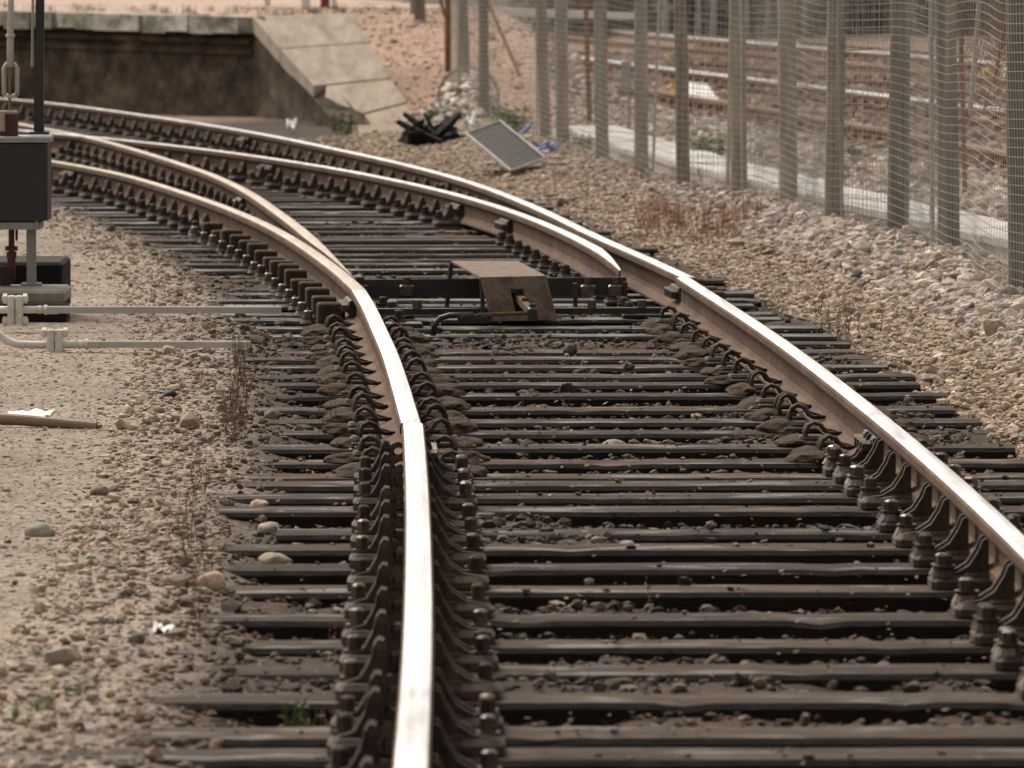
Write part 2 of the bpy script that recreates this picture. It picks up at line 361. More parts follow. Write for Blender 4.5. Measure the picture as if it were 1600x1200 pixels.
# fence foot, trough and the far rails beyond the fence
FENCE = [(25.0, 2.52), (33.0, 2.33), (36.5, 2.22), (41.6, 2.18), (44.3, 2.05), (45.8, 1.77), (49.1, 1.63), (51.5, 1.41), (52.9, 1.08), (55.7, .87), (58.9, .63), (62.5, .38), (64.6, .22), (71.0, -.23), (74.5, -.42), (80, -.62)]
fd = np.array([q[0] for q in FENCE]); fx = np.array([q[1] for q in FENCE])
xF = lambda d: np.interp(d, [9] + list(fd) + [200], [3.0] + list(fx) + [-.9])
xTr = lambda d: np.interp(d, [20, 43.8, 48.4, 55.5, 62.1, 70, 80, 100], [4.6, 2.52, 2.06, 1.40, .86, .35, -.1, -.1])
xC = lambda d: np.interp(d, [20, 40, 59.2, 66.5, 75.3, 95, 140], [6.8, 5.1, 3.56, 3.00, 2.22, .25, -4.0])
xB = lambda d: np.interp(d, [20, 40, 73.4, 79.2, 89.5, 98.3, 140], [9.2, 7.5, 4.45, 3.78, 2.66, 1.70, -2.8])
xA = lambda d: np.interp(d, [20, 60, 100.3, 109.6, 121.2, 132, 180], [13.5, 10.0, 6.03, 5.0, 3.45, 2.13, -3.5])
xDD = lambda d: xA(d) - 1.75

# ------------------------------------------------------------------ ground height and colour
def height(X, D, fine=True):
    uL = X - xL1(D); uR = X - xR4(D)
    inside = -.058 + .008 * sst(22, 25, D) + .012 * sst(23, 30, D) * (fbm(X, D, 1.7, 2, 5) * .5 + .5)
    # dirt heaped between sleepers in patches
    patch = sst(.12, .50, fbm(X, D * .8, .9, 3, 31)) * (.032 + .010 * sst(21.8, 23, D) * sst(29, 25.5, D))
    h = inside + patch + .012 * fbm(X, D, .12, 3, 3)
    left = .008 + .010 * fbm(X, D, .35, 4, 9) + .02 * fbm(X, D, 2.5, 2, 8)
    h = np.where(uL < -.2, h + (left - h) * sst(-.24, -.66, uL + .16 * fbm(X, D, .6, 2, 77)), h)
    # right hand bank up to the fence
    f = xF(D); r0 = .60
    t = np.clip((uR - r0) / np.maximum(f - xR4(D) - r0, .2), 0, 1.0)
    bank = -.015 + .135 * sst(.1, 1, t) + (.012 + .02 * sst(.5, 1, t)) * fbm(X, D, .22, 4, 12)
    h = np.where(uR > .54, h + (bank - h) * sst(.54, .78, uR), h)
    # beyond the fence
    v = X - f
    beyond = .03 + .014 * fbm(X, D, .3, 4, 14)
    h = np.where(v > 0, h + (beyond - h) * sst(.03, .3, v), h)
    # platform level: the pink gravel slope and everything behind the ramp
    edge = np.interp(D, [60, 72.7, 77.3, 82.5, 87, 200], [-1.2, -1.40, -2.32, -4.5, -6.9, -60])   # platform wall line
    prog = sst(74.5, 84.5, D + 1.2 * np.clip(X, -2, 1))
    rb = np.minimum(xC(D) - 1.5, .9)
    right = 1 - sst(0, 1, (X - rb) / 1.0)
    leftm = (X > edge + .12)
    ph = prog * right * np.where(leftm, 1, 0)
    h = h + ph * (.945 - h) + ph * .015 * fbm(X, D, .8, 4, 22)
    xl_ = np.interp(D, [72.9, 77.25], [-1.42, -2.41]); xr_ = np.interp(D, [75.0, 80.4], [-.86, -1.56])
    vL = (77.25 - D) / 4.35; vR = (80.4 - D) / 5.4; uu = (X - xl_) / np.maximum(xr_ - xl_, .1); zr = .96 * (1 - (vL + (vR - vL) * np.clip(uu, 0, 1))) - .30
    h = np.where((uu > -.3) & (uu < 1.0) & (D > 72.5) & (D < 80.6), np.minimum(h, np.maximum(zr, -.05)), h)
    # rubble heap by the fence foot
    h = h + .30 * np.exp(-(((X + .36) / .26) ** 2 + ((D - 73.6) / 2.2) ** 2)) + .07 * np.exp(-(((X - .05) / .35) ** 2 + ((D - 62.5) / 1.8) ** 2))
    # scrub bank far behind the outer tracks
    bk = sst(0, 12, D - 136 + .3 * (X - 3)) * sst(-.5, 3.0, X + (D - 130) * .1) * 3.0
    return h + bk

def colour(X, D):
    uL = X - xL1(D); uR = X - xR4(D)
    C = np.zeros(X.shape + (3,))
    dark = np.array([.034, .022, .014]); mid = np.array([.080, .051, .032]); beige = np.array([.300, .243, .190])
    bank = np.array([.31, .225, .155]); pink = np.array([.40, .265, .20]); grey = np.array([.36, .30, .26]); plat = np.array([.50, .37, .29])
    n = fbm(X, D, 1.1, 4, 41)[..., None]
    C[:] = dark + (mid - dark) * np.clip(.35 + .6 * n, 0, 1)
    w = sst(-.38, -.72, uL + .10 * fbm(X, D, .5, 3, 44))[..., None]
    C = C * (1 - w) + (beige * (1 + .18 * n)) * w
    w = sst(.50, .72, uR + .08 * fbm(X, D, .4, 3, 45))[..., None]
    C = C * (1 - w) + (bank * (1 + .2 * n)) * w
    v = X - xF(D)
    w = sst(-.1, .3, v)[..., None]; C = C * (1 - w) + grey * (1 + .15 * n) * w
    w = (sst(.1, .5, X - xC(D) + .9))[..., None] * (D > 40)[..., None]
    C = C * (1 - w) + np.array([.23, .165, .12]) * (1 + .2 * n) * w
    prog = sst(72.5, 76, D + 1.2 * np.clip(X, -2, 1)); right = 1 - sst(-.4, .6, (X - np.minimum(xC(D) - 1.5, .9)))
    edge = np.interp(D, [60, 72.7, 77.3, 82.5, 87, 200], [-1.2, -1.40, -2.32, -4.5, -6.9, -60])
    w = (prog * right * (X > edge + .1))[..., None]
    C = C * (1 - w) + pink * (1 + .25 * n) * w
    w = w * sst(83, 87, D)[..., None]; C = C * (1 - w) + plat * (1 + .15 * n) * w
    w = (np.exp(-(((X + .9) / .75) ** 2 + ((D - 68.5) / 3.5) ** 2)) * (uR > .4))[..., None]
    C = C * (1 - w) + np.array([.33, .27, .17]) * w
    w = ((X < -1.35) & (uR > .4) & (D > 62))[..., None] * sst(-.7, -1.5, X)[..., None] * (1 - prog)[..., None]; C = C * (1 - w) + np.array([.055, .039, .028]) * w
    w = sst(128, 137, D)[..., None] * (X > -2)[..., None]; C = C * (1 - w) + np.array([.12, .105, .08]) * w
    # track bed in front (no grey yard) stays dark under the near rails
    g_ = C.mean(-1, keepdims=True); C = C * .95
    return np.clip(C, 0.01, 1)

def fast_mesh(name, V, Fc, mats, col=None, smooth=False, k=4):
    me = bpy.data.meshes.new(name)
    me.vertices.add(len(V)); me.vertices.foreach_set('co', V.astype(np.float32).ravel())
    nf = len(Fc); me.loops.add(nf * k); me.loops.foreach_set('vertex_index', Fc.astype(np.int32).ravel())
    me.polygons.add(nf); me.polygons.foreach_set('loop_start', np.arange(nf, dtype=np.int32) * k)
    me.polygons.foreach_set('loop_total', np.full(nf, k, np.int32))
    me.polygons.foreach_set('use_smooth', np.full(nf, smooth))
    me.update(calc_edges=True)
    for q in mats: me.materials.append(q)
    if col is not None:
        a = me.color_attributes.new('Col', 'FLOAT_COLOR', 'POINT')
        c4 = np.ones((len(V), 4), np.float32); c4[:, :3] = col; a.data.foreach_set('color', c4.ravel())
    o = bpy.data.objects.new(name, me); COL.objects.link(o); return o

ys = np.concatenate([[-400, -100, -20, 0, 6, 9], np.exp(np.arange(math.log(11), math.log(110), .0026)), np.exp(np.linspace(math.log(110), math.log(900), 60)), [3000]])
us = np.concatenate([[-40, -12, -3, -1, -.4, -.16, -.11], np.linspace(-.08, .08, 460), np.linspace(.0808, .115, 50), [.13, .2, .4, 1, 3, 12, 40]])
YY = np.repeat(ys[:, None], len(us), 1); XX = us[None, :] * np.maximum(ys, 25)[:, None] ** .5 * 25 ** .5 * np.where(ys < 25, 1, (np.maximum(ys, 25) / 25) ** .5)[:, None]
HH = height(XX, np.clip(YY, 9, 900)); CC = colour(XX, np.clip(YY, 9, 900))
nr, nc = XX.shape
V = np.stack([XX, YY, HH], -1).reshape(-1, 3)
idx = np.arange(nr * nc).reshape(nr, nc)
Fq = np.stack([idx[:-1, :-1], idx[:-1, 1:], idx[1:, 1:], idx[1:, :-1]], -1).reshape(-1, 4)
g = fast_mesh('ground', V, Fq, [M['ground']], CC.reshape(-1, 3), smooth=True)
tag(g, 'dusty railway yard ground of compacted gravel and ballast', 'ground', kind='structure')
def gz(x, d): return float(height(np.array([float(x)]), np.array([float(d)]))[0])

# ------------------------------------------------------------------ scattered stones
bmp = bmesh.new(); bmesh.ops.create_icosphere(bmp, subdivisions=1, radius=1)
IV = np.array([v.co[:] for v in bmp.verts]); IF = np.array([[v.index for v in f.verts] for f in bmp.faces]); bmp.free()
bmp = bmesh.new(); bmesh.ops.create_icosphere(bmp, subdivisions=2, radius=1)
IV2 = np.array([v.co[:] for v in bmp.verts]); IF2 = np.array([[v.index for v in f.verts] for f in bmp.faces]); bmp.free()
bmp = bmesh.new(); bmesh.ops.create_icosphere(bmp, subdivisions=3, radius=1)
IV3 = np.array([v.co[:] for v in bmp.verts]); IF3 = np.array([[v.index for v in f.verts] for f in bmp.faces]); bmp.free()
def proto_set(V0, n, amp, seed, cuts=4):
    r = np.random.default_rng(seed); out = []
    for i in range(n):
        v = V0.copy()
        for k in range(cuts):                                # planar cuts give broken facets
            nn = r.normal(size=3); nn /= np.linalg.norm(nn); c = r.uniform(.45, .8)
            d = v @ nn; v = v - np.outer(np.maximum(d - c, 0), nn)
        v = v * (1 + r.uniform(-amp, amp, (len(v), 1))) * r.uniform(.75, 1.25, 3)
        out.append(v)
    return np.array(out)
PR1 = proto_set(IV, 24, .16, 1); PR2 = proto_set(IV2, 30, .03, 2, 9)

def rotz(a):
    c, s = np.cos(a), np.sin(a); z = np.zeros_like(a); o = np.ones_like(a)
    return np.stack([np.stack([c, -s, z], -1), np.stack([s, c, z], -1), np.stack([z, z, o], -1)], -2)
def rotx(a):
    c, s = np.cos(a), np.sin(a); z = np.zeros_like(a); o = np.ones_like(a)
    return np.stack([np.stack([o, z, z], -1), np.stack([z, c, -s], -1), np.stack([z, s, c], -1)], -2)

def scatter(name, X, D, size, col, flat, mat, protos, faces, label, cat, sink=.3, tilt=.35, z=None, jit=.16):
    n = len(X); k = rng.integers(0, len(protos), n)
    Vs = protos[k] * size[:, None, None]
    Vs[:, :, 2] *= flat[:, None] if hasattr(flat, '__len__') else flat
    Vs = np.einsum('nij,nvj->nvi', rotz(rng.uniform(0, 6.28, n)) @ rotx(rng.normal(0, tilt, n)) @ rotz(rng.uniform(0, 6.28, n)), Vs)
    zz = height(X, D) if z is None else z
    zmin = Vs[:, :, 2].min(1)
    base = np.stack([X, D, zz - zmin * (1 - sink) - size * sink * .2], -1)
    Vs = Vs + base[:, None, :]
    nv = protos.shape[1]
    Fc = (faces[None] + (np.arange(n) * nv)[:, None, None]).reshape(-1, 3)
    C = np.repeat(np.clip(col, .01, .85), nv, 0)
    o = fast_mesh(name, Vs.reshape(-1, 3), Fc, [M[mat]], C, k=3)
    tag(o, label, cat, kind='stuff'); return o

def pts_between(d0, d1, fa, fb, dens, fall=30.0):
    "random points between two curves, thinner with distance"
    out = []
    e = np.arange(d0, d1, 1.0)
    for d in e:
        a, b = float(fa(d)), float(fb(d)); lim = .064 * d + .25; limr = .064 * d + 1.1
        a = max(a, -lim); b = min(b, limr)
        if b <= a: continue
        n = rng.poisson((b - a) * 1.0 * dens * min(1, (fall / d) ** 1.6))
        out.append(np.stack([rng.uniform(a, b, n), rng.uniform(d, d + 1, n)], -1))
    q = np.concatenate(out); return q[:, 0], q[:, 1]

def palette(n, cols, jit=.18, seed=0):
    r = np.random.default_rng(seed + n); c = np.array(cols)[r.integers(0, len(cols), n)]
    c = (c * .95 + c.mean(-1, keepdims=True) * .05) * .95
    return c * np.exp(r.normal(0, jit, (n, 1))) * np.exp(r.normal(0, .022, (n, 3)))

beigeP = [(.30, .238, .18), (.33, .265, .205), (.27, .21, .158), (.37, .305, .24), (.24, .19, .145), (.31, .235, .175)]
bankP = [(.42, .32, .235), (.48, .38, .29), (.37, .275, .20), (.43, .32, .235), (.31, .25, .20), (.39, .27, .185), (.46, .38, .30), (.24, .19, .145)]
ballP = [(.40, .325, .265), (.46, .38, .32), (.35, .29, .24), (.41, .32, .255), (.50, .44, .385), (.28, .255, .23), (.35, .265, .20)]
darkP = [(.042, .028, .018), (.066, .044, .028), (.09, .062, .041), (.028, .020, .014), (.14, .105, .075), (.072, .046, .028)]

# left yard
X, D = pts_between(14.5, 62, lambda d: -9, lambda d: xL1(d) - .55, 800, 26)
keep = (np.abs(fbm(X, D, .8, 3, 51)) < 2) & (rng.uniform(size=len(X)) < .35 + .65 * sst(-.3, .4, fbm(X, D, 1.4, 3, 52) + 1.2 * sst(-1.9, -.7, X - xL1(D)) * .6))
X, D = X[keep], D[keep]
s = np.exp(rng.normal(math.log(.0046), .42, len(X))) * (1 + .7 * sst(-1.3, -.6, X - xL1(D)))
scatter('yard_gravel', X, D, s, palette(len(X), beigeP, .12), .36, 'stone', PR1, IF, 'loose beige pebbles strewn over the yard left of the track', 'gravel', sink=.35, tilt=.2)
X, D = pts_between(15, 50, lambda d: -9, lambda d: xL1(d) - .5, 9, 34)
s = np.exp(rng.normal(math.log(.0105), .4, len(X)))
scatter('yard_stones', X, D, s, palette(len(X), beigeP + [(.17, .14, .12), (.12, .10, .085)], .25), .6, 'stone', PR2, IF2, 'scattered larger stones lying in the yard left of the track', 'gravel', sink=.4, tilt=.25)
# shoulder at left sleeper ends
X, D = pts_between(15, 62, lambda d: xL1(d) - 1.0, lambda d: xL1(d) - .12, 400, 26)
w = sst(-1.0, -.35, X - xL1(D))[:, None]
c = palette(len(X), bankP, .2) * (1 - w) + palette(len(X), darkP, .2, 5) * w * 1.5
s = np.exp(rng.normal(math.log(.0092), .45, len(X)))
scatter('shoulder_gravel', X, D, s, c, .7, 'stone', PR1, IF, 'brown gravel packed around the left ends of the sleepers', 'gravel', sink=.3)
# between the rails
X, D = pts_between(14.5, 66, lambda d: xL1(d) - .2, lambda d: xR4(d) + .42, 560, 25)
s = np.minimum(np.exp(rng.normal(math.log(.0098), .48, len(X))), .024)
scatter('track_ballast', X, D, s, palette(len(X), darkP, .25), .72, 'stonedark', PR1, IF, 'dark oily ballast lying between the sleepers', 'ballast', sink=.3, z=height(X, D))
X, D = pts_between(15, 40, lambda d: xL1(d) + .15, lambda d: xR4(d) - .1, 22, 30)
s = np.exp(rng.normal(math.log(.020), .30, len(X)))
scatter('track_ballast', X, D, s, palette(len(X), darkP + [(.17, .14, .12)], .25), .62, 'stonedark', PR2, IF2, 'coarser dark stones scattered between the sleepers', 'ballast', sink=.4)
# right bank: fine near the rail, coarse by the fence
X, D = pts_between(17, 70, lambda d: xR4(d) + .5, lambda d: xF(d) + .25, 1000, 36)
t = (X - xR4(D) - .5) / np.maximum(xF(D) - xR4(D) - .5, .2)
s = np.exp(rng.normal(0, .38, len(X))) * (.011 + .009 * sst(.2, .8, t) * sst(56, 46, D))
c = palette(len(X), bankP, .2); w = sst(.35, .8, t)[:, None]; c = c * (1 - w) + palette(len(X), ballP, .2, 3) * w
scatter('bank_gravel', X, D, s, c, .68, 'stone', PR1, IF, 'buff gravel on the bank between the track and the fence', 'gravel', sink=.25)
X, D = pts_between(19, 52, lambda d: xR4(d) + .75 + .3 * (xF(d) - xR4(d) - .5), lambda d: xF(d) + .2, 560, 36)
s = np.exp(rng.normal(math.log(.017), .35, len(X))) * sst(54, 44, D) + .010
scatter('bank_ballast', X, D, s, palette(len(X), ballP, .2), .72, 'stone', PR2, IF2, 'coarse pinkish ballast heaped against the foot of the fence', 'ballast', sink=.2, tilt=.6)
# beyond the fence
X, D = pts_between(26, 90, lambda d: xTr(d) + .35, lambda d: xC(d) - .5, 420, 46)
s = np.exp(rng.normal(math.log(.030), .3, len(X)))
scatter('far_ballast', X, D, s, palette(len(X), ballP, .22), .75, 'stone', PR1, IF, 'pale pinkish ballast between the cable trough and the far track', 'ballast', sink=.2, tilt=.6)
X, D = pts_between(46, 120, lambda d: xC(d) - .5, lambda d: xA(d) + 1.5, 60, 60)
s = np.exp(rng.normal(math.log(.035), .3, len(X)))
scatter('far_ballast', X, D, s, palette(len(X), [(.24, .17, .12), (.30, .21, .15), (.18, .13, .10), (.36, .28, .22)], .22), .7, 'stone', PR1, IF, 'brown ballast in and around the far tracks', 'ballast', sink=.3)
# pink slope and rubble heap
X, D = pts_between(72, 88, lambda d: -1.2 - (d - 73) * .12, lambda d: .8, 260, 80)
s = np.exp(rng.normal(math.log(.011), .5, len(X)))
scatter('slope_gravel', X, D, s, palette(len(X), [(.42, .28, .21), (.46, .32, .25), (.36, .24, .175), (.52, .41, .33), (.32, .23, .16)], .15), .45, 'stone', PR1, IF, 'pink gravel on the slope beside the platform ramp', 'gravel', sink=.4)
n = 900
a = rng.normal(0, 1, (n, 2)); X = -.36 + a[:, 0] * .17; D = 73.4 + a[:, 1] * 1.3
s = np.exp(rng.normal(math.log(.034), .35, n))
scatter('rubble_heap', X, D, s, palette(n, [(.50, .43, .36), (.60, .54, .48), (.40, .34, .28), (.30, .26, .21)], .2), .75, 'stone', PR1, IF, 'heap of pale rubble at the foot of the fence inside the wire coil', 'rubble', sink=.1)

# ------------------------------------------------------------------ rails
FB = [(-.068, .014), (.068, .014), (.068, .024), (.020, .044), (.010, .060), (.010, .118), (.033, .134), (.0355, .140), (.0355, .160), (.030, .1675), (.012, .1698), (-.012, .1698), (-.030, .1675), (-.0355, .160), (-.0355, .140), (-.033, .134), (-.010, .118), (-.010, .060), (-.020, .044), (-.068, .024)]
FBtop = (9, 10, 11)
BH = [(-.034, .030), (.034, .030), (.035, .052), (.010, .068), (.009, .118), (.034, .134), (.0355, .140), (.0355, .160), (.030, .1675), (.012, .1698), (-.012, .1698), (-.030, .1675), (-.0355, .160), (-.0355, .140), (-.034, .134), (-.009, .118), (-.010, .068), (-.035, .052)]
BHtop = (8, 9, 10)
def rail(name, fx, d0, d1, prof, topf, label, mats=('rust', 'shine'), dz=0, step=.35, tip=None, group=None, dx=0, cat='rail'):
    ds = np.linspace(d0, d1, max(3, int((d1 - d0) / step))); xs = np.array([float(fx(d)) + dx for d in ds])
    org = Vector((xs[0], ds[0], 0)); mb = MB(); n = len(prof)
    g_ = np.gradient(xs, ds); vs = []
    for i, (d, x, sl) in enumerate(zip(ds, xs, g_)):
        nx, ny = 1 / math.hypot(1, sl), -sl / math.hypot(1, sl)
        t = 1.0
        for (u, z) in prof:
            if tip:                                          # switch blade planed to a point
                q = min(1, max(0.0, (d - d0) / tip[0])); lo = -.036 + (.036 - (-.036)) * 0
                if tip[1] > 0: u2 = max(u, -.036 + 0) ; u2 = u2 if u < .0355 - .062 * (1 - q) else .0355 - .062 * (1 - q)
                else: u2 = u if u > -.0355 + .062 * (1 - q) else -.0355 + .062 * (1 - q)
                z2 = z - (.022 * (1 - q) ** 2 if z > .12 else 0)
                u, z = u2, z2
            vs.append((x + nx * u - org.x, d + ny * u - org.y, z + dz))
    fs = []; ms = []
    for i in range(len(ds) - 1):
        for k in range(n):
            j = (k + 1) % n; fs.append((i * n + k, i * n + j, (i + 1) * n + j, (i + 1) * n + k)); ms.append(1 if k in topf else 0)
    fs += [tuple(range(n)), tuple((len(ds) - 1) * n + k for k in range(n - 1, -1, -1))]; ms += [0, 0]
    mb.v = vs; mb.f = fs; mb.m = ms
    o = mb.build(name, list(mats)); o.location = org
    tag(o, label, cat, group); return o, org

def fishplate(parent, org, fx, d, side=(1, -1), mat='irondark'):
    x = float(fx(d)); sl = (float(fx(d + .3)) - float(fx(d - .3))) / .6; rz = -math.atan(sl)
    for sd in side:
        mb = MB(); mb.prism([(.0, .052), (.030, .060), (.030, .120), (.0, .128)] if sd > 0 else [(0, .052), (0, .128), (-.030, .120), (-.030, .060)], 'y', -.23, .23)
        o = mb.build('fishplate', mat, parent); o.location = Vector((x + sd * .012, d, 0)) - org; o.rotation_euler.z = rz
        for k in (-.17, -.06, .06, .17):
            b_ = MB(); b_.cyl((sd * .028, k, .09), (sd * .062, k, .09), .021, 6); b_.cyl((sd * .028, k, .09), (sd * .036, k, .09), .028, 10)
            b_.build('nut', 'bolt', o)

rl1a, o1a = rail('rail', l1a, 10, J1a - .004, BH, BHtop, 'shiny bright left hand rail nearest the camera, seated in cast iron chairs')
rl1b, o1b = rail('rail', l1b, J1a + .004, J1b - .004, FB, FBtop, 'short left hand rail on spring clips with tan side, between two joints', dx=-.004)
rl1c, o1c = rail('rail', l1c, J1b + .004, 66, FB, FBtop, 'tan outer left rail curving away behind the black cabinet', ('rust', 'cream'))
rr4a, o4a = rail('rail', r4a, 10, J4a - .004, BH, BHtop, 'shiny right hand rail nearest the camera, seated in iron chairs with big bolts')
rr4b, o4b = rail('rail', r4b, J4a + .004, J4b - .004, FB, FBtop, 'right hand rail on spring clips, with smooth tan side and polished head')
rr4c, o4c = rail('rail', r4c, J4b + .004, 90, FB, FBtop, 'long bright outer right rail curving left past the platform wall')
rl2, o2 = rail('switch_blade', xL2, 37.9, 78, FB, FBtop, 'cream topped switch blade lying against the left rail and curving to the crossing', ('rust', 'cream'), dz=.001, tip=(5.0, -1), cat='switch blade')
rr3, o3 = rail('switch_blade', xR3, 38.75, 78, FB, FBtop, 'bright open switch blade with pointed tip beside the right rail', dz=.0035, tip=(2.2, 1), cat='switch blade')
fishplate(rr4a, o4a, r4a, J4a - .24, (-1, 1)); fishplate(rr4c, o4c, r4c, J4b + .26, (-1, 1))
fishplate(rl1c, o1c, l1c, J1b + .26, (-1, 1)); fishplate(rl1a, o1a, l1a, J1a - .24, (1,))
for d in (46.5, 49.2, 57.5):                                 # joints and spacer blocks on the far rails
    fishplate(rr3, o3, xR3, d, (-1,))
fishplate(rr4c, o4c, r4c, 65.5, (-1,)); fishplate(rl1c, o1c, l1c, 56.0, (-1,)); fishplate(rl2, o2, xL2, 50.3, (-1,))
# distance blocks on the stock rail side
def spacer(fx, d, off, parent, org):
    x = float(fx(d)); mb = MB(); mb.bbox((0, 0, .085), (.075, .16, .08), bev=.012)
    o = mb.build('distance_block', 'iron', parent); o.location = Vector((x + off, d, 0)) - org
spacer(r4c, 53.2, -.05, rr4c, o4c); spacer(l1c, 47.5, .05, rl1c, o1c); spacer(r4c, 41.9, -.05, rr4c, o4c)

# far running lines
FB0 = FB
def far_rail(fx, d0, d1, label, mats):
    return rail('rail', fx, d0, d1, FB0, (6, 7, 8, 9, 10, 11, 12, 13, 14), label, mats, step=1.5, group='rails of the far tracks behind the fence')
far_rail(xB, 45, 135, 'bright far rail behind the fence, lower of the two shiny ones', ('far_rust', 'shine'))
far_rail(xA, 55, 170, 'bright far rail behind the fence, upper of the two shiny ones', ('far_rust', 'shine'))
far_rail(xC, 36, 130, 'dull rusty rail behind the fence, nearest to the cable trough', ('orange_rust', 'far_rust'))
far_rail(xDD, 55, 165, 'dull rusty rail behind the fence, between the two shiny rails', ('far_rust', 'far_rust'))

# ------------------------------------------------------------------ sleeper fittings (meshes shared by copies)
def chair_mesh(bolts_in, merged=False):
    mb = MB()
    mb.bbox((0, 0, .016), (.37, .185, .032), bev=.014)
    mb.bbox((0, 0, .026), (.20, .16, .03), bev=.006)
    for z_, y_ in ((0, -.03), (0, .03)):
        pr = [(.165, .034), (.128, .046), (.108, .082), (.100, .116), (.090, .130), (.077, .127), (.070, .10), (.068, .034)]
        mb.prism([(-a, z) for a, z in pr], 'y', y_ - .018, y_ + .018)
    pr = [(.125, .034), (.104, .078), (.096, .112), (.080, .112), (.070, .034)]; mb.prism([(-a, z) for a, z in pr], 'y', -.03, .03)
    for sd in (1,):
        for yy in (-.055, .055):                             # two ribs to a jaw, swept up like wings
            pr = [(.165, .034), (.12, .040), (.085, .062), (.062, .098), (.050, .128), (.040, .134), (.034, .126), (.034, .034)]
            mb.prism([(sd * a, z) for a, z in pr], 'y', yy - .011, yy + .011)
        pr = [(.09, .034), (.060, .075), (.046, .122), (.036, .122), (.034, .034)]
        mb.prism([(sd * a, z) for a, z in pr], 'y', -.044, .044)
    return mb
def bolt_mb(c=(0, 0, 0), s=1.0):
    mb = MB(); x, y, z = c
    mb.cyl((x, y, z), (x, y, z + .022 * s), .036 * s, 12, .024 * s); mb.cyl((x, y, z + .022 * s), (x, y, z + .028 * s), .030 * s, 12)
    mb.cyl((x, y, z + .028 * s), (x, y, z + .052 * s), .0205 * s, 6); mb.cyl((x, y, z + .052 * s), (x, y, z + .057 * s), .019 * s, 6, .012 * s)
    return mb
def merge(a, b_): k = len(a.v); a.v += b_.v; a.f += [tuple(i + k for i in q) for q in b_.f]; a.m += [q + 0 for q in b_.m]; return a
me_chair = chair_mesh(1).mesh('rail_chair', 'iron')
me_bolt = bolt_mb().mesh('bolt', 'bolt')
me_bolt2 = bolt_mb().mesh('bolt', 'iron')
def small_bolt():
    mb = MB(); mb.cyl((0, 0, 0), (0, 0, .012), .026, 10); mb.cyl((0, 0, .012), (0, 0, .042), .0185, 6); mb.cyl((0, 0, .042), (0, 0, .047), .017, 6, .011); return mb
me_sb, me_sb2 = small_bolt().mesh('bolt', 'bolt'), small_bolt().mesh('bolt', 'iron')
kb = MB()
for k in range(9):                                           # coiled steel key
    y = -.085 + k * .0212; ring = [(.0 + .021 * math.cos(a), y + .010 * a / 6.28, .021 * math.sin(a)) for a in np.linspace(0, 6.28, 9)]
    kb.tube(ring, .0052, 4)
me_key = kb.mesh('coil_key', 'iron')
far = chair_mesh(1)
for sd in (-1, 1): merge(far, bolt_mb((sd * .15, 0, .03), 1.05))
me_chairfar = far.mesh('rail_chair', 'iron')
# spring clip on a flat bottomed rail (one side; mirrored by scale)
def clip_mesh():
    mb = MB()
    for yy in (-.022, .022):
        p = [(.150, .012), (.156, .040), (.146, .066), (.124, .078), (.102, .068), (.088, .046), (.070, .036), (.046, .036)]
        mb.tube([(x, yy, z) for x, z in p], .0080, 6)
    mb.tube([(.046, -.022, .036), (.036, 0, .037), (.046, .022, .036)], .0075, 6)
    mb.tube([(.118, 0, .072), (.080, .0, .050), (.045, 0, .040)], [.005, .005, .004], 5)
    return mb
me_clip = clip_mesh().mesh('spring_clip', 'iron', smooth=True)
def plate_mesh(seed):
    mb = MB(); mb.bbox((0, 0, .007), (.36, .19, .013), bev=.004)
    r = random.Random(seed)
    for sd in (-1, 1):
        mb.bbox((sd * .135, 0, .020), (.10, .11, .022), bev=.01)
        # caked dirt on the plate end
        mb.add(*lump((sd * (.19 + r.uniform(-.02, .02)), r.uniform(-.03, .03), .0), (.075, .11, .034), seed + sd), mi=1)
    return mb
def lump(c, s, seed):
    V = IV3 * np.array([[1 + .32 * mnoise.noise(Vector(v) * 1.2 + Vector((seed * 3.3, 0, 0))) + .13 * mnoise.noise(Vector(v) * 3.7 + Vector((0, seed, 0)))] for v in IV3]); V[:, 2] = np.maximum(V[:, 2], -.3)
    V = V * np.array(s) * (.75 + .5 * random.Random(seed).random()) + np.array(c); return [tuple(v) for v in V], [tuple(f) for f in IF3]
me_plates = [plate_mesh(i * 7 + 1).mesh('baseplate', ['iron', 'dirt']) for i in range(9)]
# slide chair / brace block used through the switch
sm = MB(); sm.bbox((.06, 0, .0085), (.46, .17, .017), bev=.004)
me_slide = sm.mesh('slide_plate', 'irondark')
bk = MB(); bk.bbox((0, 0, .060), (.115, .15, .10), bev=.008); bk.box((0, -.079, .055), (.09, .012, .07))
me_brace = bk.mesh('rail_brace', 'dirt')

